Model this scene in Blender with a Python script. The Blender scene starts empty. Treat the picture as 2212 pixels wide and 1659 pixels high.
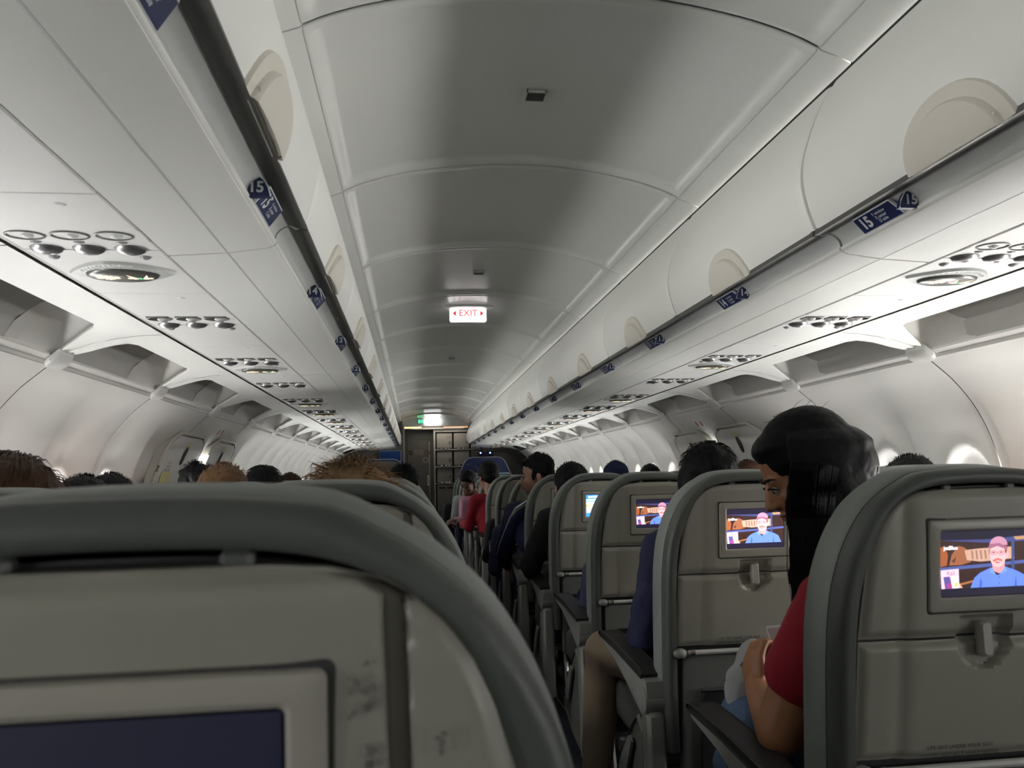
import bpy, math, random
import numpy as np
from mathutils import Matrix, Vector, noise
random.seed(7)
D = bpy.data
SC = bpy.context.scene
COL = SC.collection
pi = math.pi

# ------------------------------------------------------------------ camera
F = 1725.0
CX, CY = 1106.0, 829.5
def cam_axes():
    Y = Vector((893 - CX, -(1031 - CY), -F)).normalized()
    d = Vector((1, .025, 0))
    X = (d - d.dot(Y) * Y).normalized()
    Z = X.cross(Y)
    return Matrix((X, Y, Z))
cd = D.cameras.new('camera')
cam = D.objects.new('camera', cd)
COL.objects.link(cam)
M4 = cam_axes().to_4x4()
M4.translation = Vector((-.38, 0, 1.16))
cam.matrix_world = M4
cd.sensor_width = 36
cd.lens = F / 2212 * 36
cd.clip_start = .02
cd.dof.use_dof = True
cd.dof.focus_distance = 4.5
cd.dof.aperture_fstop = 11
SC.camera = cam

# ------------------------------------------------------------------ world, lamps, exposure
w = D.worlds.new('world')
SC.world = w
w.use_nodes = True
w.node_tree.nodes['Background'].inputs[0].default_value = (.9, .95, 1, 1)
w.node_tree.nodes['Background'].inputs[1].default_value = .02
SC.view_settings.view_transform = 'Standard'
SC.view_settings.look = 'None'
SC.view_settings.gamma = 1
SC.view_settings.use_curve_mapping = False
SC.view_settings.exposure = 1.36
SC.cycles.use_denoising = True
SC.cycles.max_bounces = 10
SC.cycles.diffuse_bounces = 6
SC.cycles.sample_clamp_indirect = 4

def area(name, loc, direction, sx, sy, power, col=(1, 1, 1)):
    l = D.lights.new(name, 'AREA')
    l.shape = 'RECTANGLE'
    l.size = sx
    l.size_y = sy
    l.energy = power
    l.color = col
    o = D.objects.new(name, l)
    COL.objects.link(o)
    o.location = loc
    z = -Vector(direction).normalized()
    y = Vector((0, 1, 0))
    if abs(z.dot(y)) > .9:
        y = Vector((0, 0, 1))
    x = y.cross(z).normalized()
    y = z.cross(x)
    o.matrix_world = Matrix((( x.x, y.x, z.x, loc[0]), (x.y, y.y, z.y, loc[1]), (x.z, y.z, z.z, loc[2]), (0, 0, 0, 1)))
    return o
# added fill behind the camera, standing in for light from the aft cabin
area('aft_fill', (0, -1.3, 1.9), (0, 1, .05), 1.1, .5, .6, (1, .97, .92))
# added fill in the forward entry, aimed at the galley to brighten it
area('galley_fill', (.1, 15.40, 2.09), (0, .75, -1), 1.0, .05, .7, (1, .9, .75))
# added hidden strips in the gaps over the bins, lighting doors and ceiling
for sg, nm in ((-1, 'left'), (1, 'right')):
    o = area('ceiling_gap_fill_' + nm, (sg * .735, 7, 2.150), (-sg, 0, -.05), .012, 15.4, 5.3, (1, .975, .945))
    o.data.spread = math.radians(84)

# ------------------------------------------------------------------ materials
def mat(name, col, rough=.5, metal=0, bump=0, bscale=200, var=0, vscale=3, emit=None, estr=0, spec=.5, sheen=0, trans=0, coat=0):
    m = D.materials.new(name)
    m.use_nodes = True
    nt = m.node_tree
    b = nt.nodes['Principled BSDF']
    b.inputs['Base Color'].default_value = (*col, 1)
    b.inputs['Roughness'].default_value = rough
    b.inputs['Metallic'].default_value = metal
    b.inputs['Specular IOR Level'].default_value = spec
    b.inputs['Sheen Weight'].default_value = sheen
    b.inputs['Coat Weight'].default_value = coat
    b.inputs['Transmission Weight'].default_value = trans
    tc = nt.nodes.new('ShaderNodeTexCoord')
    if bump:
        n = nt.nodes.new('ShaderNodeTexNoise')
        n.inputs['Scale'].default_value = bscale
        n.inputs['Detail'].default_value = 3
        nt.links.new(tc.outputs['Object'], n.inputs['Vector'])
        bp = nt.nodes.new('ShaderNodeBump')
        bp.inputs['Strength'].default_value = bump
        bp.inputs['Distance'].default_value = .002
        nt.links.new(n.outputs['Fac'], bp.inputs['Height'])
        nt.links.new(bp.outputs['Normal'], b.inputs['Normal'])
    if var:
        n2 = nt.nodes.new('ShaderNodeTexNoise')
        n2.inputs['Scale'].default_value = vscale
        n2.inputs['Detail'].default_value = 4
        nt.links.new(tc.outputs['Object'], n2.inputs['Vector'])
        mx = nt.nodes.new('ShaderNodeMix')
        mx.data_type = 'RGBA'
        mx.inputs[6].default_value = (*[c * (1 - var) for c in col], 1)
        mx.inputs[7].default_value = (*[min(1, c * (1 + var)) for c in col], 1)
        nt.links.new(n2.outputs['Fac'], mx.inputs[0])
        nt.links.new(mx.outputs[2], b.inputs['Base Color'])
    if emit:
        b.inputs['Emission Color'].default_value = (*emit, 1)
        b.inputs['Emission Strength'].default_value = estr
    return m

def glow(name, col, s):
    return mat(name, (0.02, .02, .02), .5, emit=col, estr=s)

MT = dict(
    ceiling=mat('ceiling_plastic', (.70, .705, .685), .3, bump=.03, bscale=500, var=.02),
    bin=mat('bin_plastic', (.73, .74, .705), .42, bump=.04, bscale=400, var=.015),
    binlow=mat('bin_underside_plastic', (.84, .845, .815), .5, bump=.05, bscale=500, var=.02),
    rail=mat('rail_grey', (.54, .555, .545), .35, var=.04),
    gap=mat('dark_gap', (.03, .03, .032), .6),
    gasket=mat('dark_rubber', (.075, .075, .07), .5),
    wall=mat('wall_plastic', (.755, .742, .722), .45, bump=.05, bscale=350, var=.02),
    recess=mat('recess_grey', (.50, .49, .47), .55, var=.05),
    clip=mat('clip_plastic', (.8, .8, .78), .4),
    handle=mat('handle_beige', (.60, .575, .51), .38, var=.02),
    psu=mat('psu_plastic', (.80, .80, .78), .5, bump=.08, bscale=900, var=.01),
    chrome=mat('nozzle_silver', (.42, .42, .43), .3, metal=.9),
    cup=mat('lamp_cup_grey', (.16, .16, .155), .35, metal=.0),
    button=mat('button_grey', (.3, .3, .31), .4),
    lens=mat('dark_lens', (.10, .10, .09), .25),
    placard=mat('navy_placard', (.012, .022, .085), .4),
    letter=mat('white_lettering', (.62, .64, .66), .5),
    shell=mat('seat_shell_plastic', (.285, .277, .235), .42, bump=.12, bscale=700, var=.04, vscale=6),
    bezel=mat('bezel_plastic', (.35, .34, .29), .36, bump=.06, bscale=700),
    leather=mat('grey_leather', (.080, .088, .081), .48, bump=.25, bscale=160, var=.12, vscale=9),
    leather2=mat('grey_leather_front', (.22, .24, .228), .5, bump=.25, bscale=160, var=.1, vscale=9),
    thread=mat('seam_thread', (.03, .03, .03), .8),
    pad=mat('black_pad', (.018, .018, .018), .55, bump=.2, bscale=200),
    arm=mat('armrest_plastic', (.25, .25, .24), .45, bump=.05),
    armbar=mat('tray_arm_plastic', (.5, .5, .47), .35),
    metal=mat('brushed_metal', (.7, .7, .68), .25, metal=1),
    shroud=mat('shroud_plastic', (.16, .16, .15), .5, var=.05),
    pocket=mat('pocket_vinyl', (.025, .025, .026), .5, bump=.2),
    screen=mat('screen_glass', (.008, .008, .011), .12),
    carpet=mat('carpet', (.03, .035, .05), .95, bump=.6, bscale=500, var=.3, vscale=40),
    darkwall=mat('bulkhead_laminate', (.16, .15, .135), .5, var=.04),
    door=mat('door_laminate', (.15, .145, .13), .45, var=.05),
    cart=mat('cart_aluminium', (.30, .285, .26), .45, var=.08, vscale=8),
    cartline=mat('cart_edge', (.42, .41, .38), .35),
    blue=mat('divider_blue', (.012, .03, .12), .5, var=.1),
    paleblue=mat('stripe_pale_blue', (.35, .5, .62), .4),
    rim=mat('divider_rim', (.6, .62, .63), .35),
    exitglow=glow('exit_sign_glow', (1, .965, .975), 1.15),
    backglow=glow('back_sign_glow', (1, .98, .98), 2.6),
    red=mat('red_print', (.45, .02, .03), .5, emit=(1, .04, .07), estr=.28),
    green=glow('green_glow', (.05, 1, .25), 2.2),
    icon=glow('icon_glow', (1, .70, .40), .95),
    icong=glow('icon_green', (.1, .9, .4), .5),
    amber=glow('amber_glow', (1, .62, .25), .8),
    amberdim=glow('amber_dim', (1, .55, .3), .25),
    bluedot=glow('blue_led', (.1, .2, 1), 6),
    winglow=glow('window_light', (1, .99, .97), 25),
    winnear=glow('window_light_near', (1, .98, .93), 50),
    hatchglow=glow('wall_exit_glow', (1, 1, .97), 1.5),
    yellow=mat('yellow_label', (.75, .7, .35), .5),
    print=mat('grey_print', (.25, .22, .18), .6),
    skin_tan=mat('skin_tan', (.34, .155, .075), .5, bump=.05),
    skin_light=mat('skin_light', (.45, .25, .18), .5),
    skin_dark=mat('skin_brown', (.16, .075, .05), .5),
    lips=mat('lips', (.25, .07, .06), .45),
    eyew=mat('eye_white', (.34, .32, .30), .2),
    iris=mat('iris', (.012, .008, .006), .15),
    hair_black=mat('hair_black', (.006, .006, .007), .55, bump=.5, bscale=120, spec=.15),
    hair_brown=mat('hair_brown', (.06, .03, .018), .45, bump=.5, bscale=120, var=.3, vscale=30, spec=.15),
    hair_sandy=mat('hair_sandy', (.24, .15, .075), .6, bump=.4, bscale=120, var=.4, vscale=20, spec=.15),
    hair_blonde=mat('hair_streaked_blonde', (.13, .072, .035), .5, bump=.4, bscale=90, var=.6, vscale=16, spec=.15),
    red_cloth=mat('red_cotton', (.30, .008, .022), .85, bump=.4, bscale=260, sheen=.0),
    navy=mat('navy_cloth', (.008, .012, .05), .8, bump=.4, bscale=120),
    purple=mat('slate_blue_cloth', (.045, .05, .11), .8, bump=.5, bscale=90),
    black_cloth=mat('black_cloth', (.009, .009, .010), .85, bump=.4, bscale=120),
    grey_cloth=mat('grey_cloth', (.32, .33, .34), .85, bump=.4, bscale=90),
    khaki=mat('khaki_cloth', (.21, .165, .11), .85, bump=.4, bscale=120),
    denim=mat('denim_cloth', (.07, .12, .21), .85, bump=.4, bscale=200, var=.25, vscale=30),
    pink=mat('pink_cloth', (.55, .28, .38), .85, bump=.3),
    white_cloth=mat('white_cloth', (.6, .62, .64), .8),
    hood=mat('blue_hood', (.022, .035, .10), .85, bump=.5, bscale=90),
)

# ------------------------------------------------------------------ helpers
def link(o, parent=None):
    COL.objects.link(o)
    if parent is not None:
        o.parent = parent
    return o

def finish(me, angle=35):
    n = len(me.polygons)
    if n:
        me.polygons.foreach_set('use_smooth', [True] * n)
        me.set_sharp_from_angle(angle=math.radians(angle))

class MB:
    """Collects verts and faces, builds one mesh object."""
    def __init__(s):
        s.v = []; s.f = []; s.m = []
    def add(s, vs, fs, mi=0):
        k = len(s.v)
        s.v += [tuple(p) for p in vs]
        s.f += [tuple(i + k for i in f) for f in fs]
        s.m += [mi] * len(fs)
        return s
    def box(s, x0, x1, y0, y1, z0, z1, bev=0, mi=0):
        if bev <= 0:
            vs = [(x, y, z) for x in (x0, x1) for y in (y0, y1) for z in (z0, z1)]
            fs = [(0, 1, 3, 2), (4, 6, 7, 5), (0, 4, 5, 1), (2, 3, 7, 6), (0, 2, 6, 4), (1, 5, 7, 3)]
            return s.add(vs, fs, mi)
        b = min(bev, (x1 - x0) / 2.01, (y1 - y0) / 2.01, (z1 - z0) / 2.01)
        # chamfered box: 24 verts
        X = (x0, x1); Y = (y0, y1); Z = (z0, z1); I = (x0 + b, x1 - b); J = (y0 + b, y1 - b); K = (z0 + b, z1 - b)
        vs = []; idx = {}
        for i in (0, 1):
            for j in (0, 1):
                for k in (0, 1):
                    idx[i, j, k, 0] = len(vs); vs.append((X[i], J[j], K[k]))
                    idx[i, j, k, 1] = len(vs); vs.append((I[i], Y[j], K[k]))
                    idx[i, j, k, 2] = len(vs); vs.append((I[i], J[j], Z[k]))
        fs = []
        q = [(0, 0), (1, 0), (1, 1), (0, 1)]
        for i in (0, 1):
            f = [idx[i, a, c, 0] for a, c in q]; fs.append(tuple(f if i else f[::-1]))
            f = [idx[a, i, c, 1] for a, c in q]; fs.append(tuple(f[::-1] if i else f))
            f = [idx[a, c, i, 2] for a, c in q]; fs.append(tuple(f if i else f[::-1]))
        for a in (0, 1):
            for c in (0, 1):
                fs.append((idx[0, a, c, 1], idx[1, a, c, 1], idx[1, a, c, 2], idx[0, a, c, 2]))
                fs.append((idx[a, 0, c, 0], idx[a, 1, c, 0], idx[a, 1, c, 2], idx[a, 0, c, 2]))
                fs.append((idx[a, c, 0, 0], idx[a, c, 1, 0], idx[a, c, 1, 1], idx[a, c, 0, 1]))
        for i in (0, 1):
            for j in (0, 1):
                for k in (0, 1):
                    fs.append((idx[i, j, k, 0], idx[i, j, k, 1], idx[i, j, k, 2]))
        return s.add(vs, fs, mi)
    def prism(s, prof, y0, y1, mi=0, axis='y', caps=True):
        """closed 2-D outline extruded along an axis"""
        n = len(prof)
        def P(a, b, t):
            return {'y': (a, t, b), 'x': (t, a, b), 'z': (a, b, t)}[axis]
        vs = [P(a, b, y0) for a, b in prof] + [P(a, b, y1) for a, b in prof]
        fs = [(i, (i + 1) % n, n + (i + 1) % n, n + i) for i in range(n)]
        if caps:
            fs += [tuple(range(n))[::-1], tuple(range(n, 2 * n))]
        return s.add(vs, fs, mi)
    def tube(s, pts, rad, n=8, mi=0, caps=True):
        pts = [Vector(p) for p in pts]
        if not hasattr(rad, '__len__'):
            rad = [rad] * len(pts)
        rings = []
        up = Vector((0, 0, 1))
        for i, p in enumerate(pts):
            t = (pts[min(i + 1, len(pts) - 1)] - pts[max(i - 1, 0)])
            if t.length < 1e-9: t = Vector((0, 0, 1))
            t.normalize()
            a = up if abs(t.dot(up)) < .95 else Vector((1, 0, 0))
            u = t.cross(a).normalized(); v = t.cross(u)
            rings.append([p + (u * math.cos(k * 2 * pi / n) + v * math.sin(k * 2 * pi / n)) * rad[i] for k in range(n)])
        vs = [q for r in rings for q in r]
        fs = [(i * n + k, i * n + (k + 1) % n, (i + 1) * n + (k + 1) % n, (i + 1) * n + k) for i in range(len(pts) - 1) for k in range(n)]
        if caps:
            fs += [tuple(range(n))[::-1], tuple((len(pts) - 1) * n + k for k in range(n))]
        return s.add(vs, fs, mi)
    def loft(s, rings, closed=True, cap0=False, cap1=False, mi=0):
        n = len(rings[0])
        vs = [q for r in rings for q in r]
        m = n if closed else n - 1
        fs = [(i * n + k, i * n + (k + 1) % n, (i + 1) * n + (k + 1) % n, (i + 1) * n + k) for i in range(len(rings) - 1) for k in range(m)]
        if cap0: fs.append(tuple(range(n))[::-1])
        if cap1: fs.append(tuple((len(rings) - 1) * n + k for k in range(n)))
        return s.add(vs, fs, mi)
    def grid(s, nu, nv, fn, mi=0):
        vs = [fn(u, v) for u in range(nu) for v in range(nv)]
        fs = [(u * nv + v, (u + 1) * nv + v, (u + 1) * nv + v + 1, u * nv + v + 1) for u in range(nu - 1) for v in range(nv - 1)]
        return s.add(vs, fs, mi)
    def ellipsoid(s, c, r, n=12, m=8, mi=0, R=None):
        vs = []
        c = Vector(c)
        for j in range(m + 1):
            t = pi * j / m
            for k in range(n):
                a = 2 * pi * k / n
                q = Vector((r[0] * math.sin(t) * math.cos(a), r[1] * math.sin(t) * math.sin(a), r[2] * math.cos(t)))
                if R is not None: q = R @ q
                vs.append(c + q)
        fs = [(j * n + k, j * n + (k + 1) % n, (j + 1) * n + (k + 1) % n, (j + 1) * n + k) for j in range(m) for k in range(n)]
        return s.add(vs, fs, mi)
    def fan(s, pts, mi=0):
        return s.add(pts, [tuple(range(len(pts)))], mi)
    def mesh(s, name, mats, angle=35):
        me = D.meshes.new(name)
        me.from_pydata(s.v, [], s.f)
        for m in (mats if isinstance(mats, (list, tuple)) else [mats]):
            me.materials.append(m)
        me.polygons.foreach_set('material_index', s.m)
        me.validate()
        me.update()
        finish(me, angle)
        return me
    def build(s, name, mats, parent=None, angle=35, recalc=True, **kw):
        me = s.mesh(name, mats, angle)
        if recalc:
            import bmesh
            bm = bmesh.new(); bm.from_mesh(me)
            bmesh.ops.recalc_face_normals(bm, faces=bm.faces)
            bm.to_mesh(me); bm.free()
            finish(me, angle)
        o = D.objects.new(name, me)
        link(o, parent)
        for k, v in kw.items(): o[k] = v
        return o

def empty(name, loc=(0, 0, 0), label=None, cat=None, group=None, kind=None):
    o = D.objects.new(name, None)
    COL.objects.link(o)
    o.location = loc
    o.empty_display_size = .1
    tag(o, label, cat, group, kind)
    return o

def tag(o, label=None, cat=None, group=None, kind=None):
    if label: o['label'] = label
    if cat: o['category'] = cat
    if group: o['group'] = group
    if kind: o['kind'] = kind
    return o

def copy_tree(o, parent=None):
    c = o.copy()
    COL.objects.link(c)
    if parent is not None:
        c.parent = parent
    for ch in list(o.children):
        copy_tree(ch, c)
    return c

def solidify(o, t, offset=-1):
    m = o.modifiers.new('thickness', 'SOLIDIFY')
    m.thickness = t
    m.offset = offset
    return o

def ss(a, b, x):
    t = max(0., min(1., (x - a) / (b - a)))
    return t * t * (3 - 2 * t)

def lerp_poly(pts, z):
    """pts sorted by first; piecewise linear value"""
    if z <= pts[0][0]: return pts[0][1]
    for (a, b), (c, d) in zip(pts, pts[1:]):
        if z <= c: return b + (d - b) * (z - a) / (c - a)
    return pts[-1][1]

def smooth_curve(pts, n):
    """Catmull-Rom through 2-D points"""
    out = []
    P = [pts[0]] + list(pts) + [pts[-1]]
    for i in range(1, len(P) - 2):
        for k in range(n):
            t = k / n
            q = []
            for c in range(len(pts[0])):
                a, b, d, e = P[i - 1][c], P[i][c], P[i + 1][c], P[i + 2][c]
                q.append(.5 * ((2 * b) + (-a + d) * t + (2 * a - 5 * b + 4 * d - e) * t * t + (-a + 3 * b - 3 * d + e) * t ** 3))
            out.append(tuple(q))
    out.append(tuple(pts[-1]))
    return out

_txt = {}
def text_geo(s, size=1.0, bold=0.0):
    """flat text outline as (verts, faces) in XY, centred"""
    key = (s, bold)
    if key not in _txt:
        cu = D.curves.new('text', 'FONT')
        cu.body = s
        cu.size = 1
        cu.offset = bold
        cu.resolution_u = 3
        cu.align_x = 'CENTER'
        cu.align_y = 'CENTER'
        o = D.objects.new('text', cu)
        COL.objects.link(o)
        dg = bpy.context.evaluated_depsgraph_get()
        me = o.evaluated_get(dg).to_mesh()
        _txt[key] = ([tuple(v.co) for v in me.vertices], [tuple(p.vertices) for p in me.polygons])
        o.evaluated_get(dg).to_mesh_clear()
        D.objects.remove(o)
        D.curves.remove(cu)
    v, f = _txt[key]
    return [(a * size, b * size, 0) for a, b, _ in v], f

def add_text(mb, s, size, origin, ux, uy, mi=0, bold=0.0):
    v, f = text_geo(s, size, bold)
    O = Vector(origin); ux = Vector(ux); uy = Vector(uy)
    mb.add([O + ux * a + uy * b for a, b, _ in v], f, mi)
    return mb

Y0, Y1 = -.386, 14.62          # cabin module limits
PY = 1.067                     # panel pitch

# ================================================================== STRUCTURE
# floor
m = MB(); m.box(-1.7, 1.7, -2.4, 17, -.06, 0)
m.build('floor', MT['carpet'], kind='structure')

# ceiling: an Empty-like shell mesh with one panel per bay
ceil_prof = [(-.62, 2.180), (-.56, 2.208), (-.45, 2.243), (-.3, 2.273), (-.15, 2.29), (0, 2.295)]
ceil_prof = ceil_prof + [(-x, z) for x, z in ceil_prof[:-1]][::-1]
cprof = smooth_curve(ceil_prof, 4)
m = MB()
m.loft([[(x * 1.02, y, z + .05) for x, z in cprof] for y in (-2.4, 15.6)], closed=False)
ceiling = m.build('ceiling', MT['gap'], kind='structure')
solidify(ceiling, .02)

def ceil_panel(name):
    m = MB()
    ny = 15
    ys = [0.004, .012, .03, .042, .05, .075, .11, .3, .5335]
    ys = ys + [PY - y for y in ys[:-1]][::-1]
    xs = [p for p in cprof]
    # denser near the side rims
    ext = []
    for x, z in xs: ext.append((x, z))
    rim = [-.615, -.60, -.59, -.58, -.56]
    def zc(x):
        a = abs(x)
        return lerp_poly([(p[0], p[1]) for p in cprof if p[0] >= 0], a)
    X = sorted(set([round(a, 4) for a in [p[0] for p in cprof]] + rim + [-r for r in rim]))
    def fn(u, v):
        x, y = X[u], ys[v]
        e = min(y - 0, PY - y)
        ex = .62 - abs(x)
        d = .016 * ss(.030, .052, e) * ss(.012, .034, ex)      # recessed field inside a flange
        lip = -.006 * (1 - ss(.0, .012, e))
        return (x, y, zc(x) + d + (.004 if e < .006 else 0))
    m.grid(len(X), len(ys), fn)
    o = m.build(name, MT['ceiling'], ceiling, angle=50)
    solidify(o, .01, 1)
    return o
cp = ceil_panel('ceiling_panel')
k = 0
ys = [1.748 + PY * i for i in range(-4, 13)]
for y in ys:
    o = cp if k == 0 else D.objects.new('ceiling_panel', cp.data)
    if k:
        link(o, ceiling)
        for md in cp.modifiers:
            mm = o.modifiers.new(md.name, 'SOLIDIFY'); mm.thickness = md.thickness; mm.offset = md.offset
    o.location = (0, y, 0)
    k += 1

# side strips between ceiling and bins (one object per side, one piece per bay)
for sx, nm in ((-1, 'trim_1'), (1, 'trim_2')):
    par = MB()
    par.box(sx * .78 - .01, sx * .78 + .01, -2.4, 15.6, 2.14, 2.30)
    tr = par.build(nm, MT['gap'], kind='structure')
    m = MB()
    prof = [(.617, 2.186), (.625, 2.178), (.66, 2.166), (.703, 2.1475), (.703, 2.19), (.63, 2.2)]
    m.prism([(sx * a, b) for a, b in prof], .003, PY - .003)
    base = m.mesh('ceiling_strip', MT['ceiling'])
    for y in ys:
        o = link(D.objects.new('ceiling_strip', base), tr)
        o.location = (0, y, 0)

# ------------------------------------------------------------------ side walls
wall_pts = smooth_curve([(1.553, 1.586), (1.61, 1.538), (1.672, 1.48), (1.735, 1.395), (1.785, 1.29), (1.825, 1.16), (1.845, 1.02), (1.85, .8), (1.83, .55), (1.78, .3), (1.70, 0.0)], 8)
WC = [.200, .735]     # window centres inside a bay
def wall_offset(y, z):
    """outward offset of the wall skin inside a bay"""
    o = 0.
    for yw in WC:
        r = math.hypot((y - yw) / .150, (z - 1.03) / .20)
        o += .026 * ss(1.0, .84, r) if r < 1 else 0
        # soft fluting that widens around each window
        dy = abs(y - yw)
        pass
    dm = min(abs(y - a) for a in WC + [WC[0] + PY, WC[1] - PY])
    rr_ = min(math.hypot((y - a) / .150, (z - 1.03) / .20) for a in WC)
    o += .050 * (1 - min(1, dm / .2668) ** 1.3) * ss(1.57, 1.28, z)
    o -= .005 * math.exp(-((rr_ - 1.06) / .035) ** 2)
    return o
def wall_mesh(sx):
    m = MB()
    yy = [.003 + (PY - .006) * i / 72 for i in range(73)]
    pts = []
    for (x, z) in wall_pts:
        pts.append((x, z))
    # refine around window height
    P = []
    for i, (x, z) in enumerate(pts[:-1]):
        x2, z2 = pts[i + 1]
        n = 1 + int(abs(z2 - z) / .018)
        for k in range(n): P.append((x + (x2 - x) * k / n, z + (z2 - z) * k / n))
    P.append(pts[-1])
    def fn(u, v):
        x, z = P[u]; y = yy[v]
        e = min(y, PY - y)
        rim = -.004 * (1 - ss(.004, .014, e))
        return (sx * (x + wall_offset(y, z) - rim), y, z)
    m.grid(len(P), len(yy), fn)
    # rolled top lip
    m.loft([[(sx * 1.553, y, 1.586) for y in (yy[0], yy[-1])], [(sx * 1.556, y, 1.595) for y in (yy[0], yy[-1])], [(sx * 1.565, y, 1.594) for y in (yy[0], yy[-1])], [(sx * 1.575, y, 1.56) for y in (yy[0], yy[-1])]], closed=False)
    return m.mesh('wall_panel', MT['wall'], 40)

def oval(cx, cz, rx, rz, n=28, p=2.4):
    out = []
    for k in range(n):
        a = 2 * pi * k / n
        c, s_ = math.cos(a), math.sin(a)
        out.append((cx + rx * math.copysign(abs(c) ** (2 / p), c), cz + rz * math.copysign(abs(s_) ** (2 / p), s_)))
    return out

wn = 0
for sx, nm in ((-1, 'wall_left'), (1, 'wall_right')):
    m = MB()
    m.loft([[(sx * (x + .15), y, z - .0) for x, z in wall_pts] for y in (-2.4, 17)], closed=False)
    wall = m.build(nm, MT['gap'], kind='structure')
    solidify(wall, .02, -1 if sx < 0 else -1)
    wm = wall_mesh(sx)
    # clip at the top joint
    c = MB()
    c.loft([[(sx * (1.53 + .050 * a), y, 1.602 - .045 * a - .010 * math.sin(pi * a) + zz) for a, y in ((0, -wd), (.15, -wd - .012), (.5, -wd - .02), (.85, -wd - .01), (1, -wd + .01), (1, wd - .01), (.85, wd + .01), (.5, wd + .02), (.15, wd + .012), (0, wd))] for wd, zz in ((.055, .010), (.055, 0), (.038, -.008))], closed=True, cap0=True, cap1=True)
    cm = c.mesh('panel_clip', MT['clip'])
    for i in range(-4, 12):
        y = 1.748 + PY * i
        o = link(D.objects.new('wall_panel', wm), wall); o.location = (0, y, 0)
        o = link(D.objects.new('panel_clip', cm), wall); o.location = (0, y, 0)
# windows: one structure object each
wf = {}
for sx in (-1, 1):
    m = MB()
    o1 = oval(0, 1.03, .118, .170); o2 = oval(0, 1.03, .100, .152)
    m.loft([[(sx * 1.912, a, b) for a, b in o1], [(sx * 1.908, a, b) for a, b in oval(0, 1.03, .112, .164)], [(sx * 1.916, a, b) for a, b in o2]], closed=True)
    wf[sx, 'f'] = m.mesh('window_frame', MT['wall'])
    m = MB()
    m.add([(sx * 1.914, a, b) for a, b in oval(0, 1.03, .102, .154)], [tuple(range(28))])
    wf[sx, 'p'] = m.mesh('window_pane', MT['winglow'])
    wf[sx, 'q'] = m.mesh('window_pane', MT['winnear'])
    m = MB()
    m.loft([[(sx * 1.9115, -.1, 1.08), (sx * 1.9115, .1, 1.08)], [(sx * 1.9115, -.098, 1.14), (sx * 1.9115, .098, 1.14)], [(sx * 1.9115, -.06, 1.176), (sx * 1.9115, .06, 1.176)]], closed=False)
    wf[sx, 's'] = m.mesh('window_shade', MT['wall'])
for sx in (-1, 1):
    m = MB()
    m.add([(sx * 1.9112, a, b) for a, b in oval(0, 1.03, .108, .160)], [tuple(range(28))])
    wf[sx, 'c'] = m.mesh('window_shade', MT['wall'])
for sx in (1, -1):
    for i in range(-3, 11):
        for j, yw in enumerate(WC):
            y = 1.748 + PY * i + yw
            if 4.55 < y < 6.3: continue
            wn += 1
            wo = empty('window_%d' % wn, (0, y, 0), kind='structure')
            link(D.objects.new('window_frame', wf[sx, 'f']), wo)
            pn = link(D.objects.new('window_pane', wf[sx, 'q' if (sx > 0 and i == 0) else 'p']), wo)
            if i < 0 and (i + j) % 2:  # closed shades added on unseen aft windows to cut their light
                link(D.objects.new('window_shade', wf[sx, 'c']), wo)
            elif (sx < 0 and (i + j) % 2) or (sx > 0 and i > 0 and (i + j) % 3 != 1):
                link(D.objects.new('window_shade', wf[sx, 's']), wo)

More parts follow.
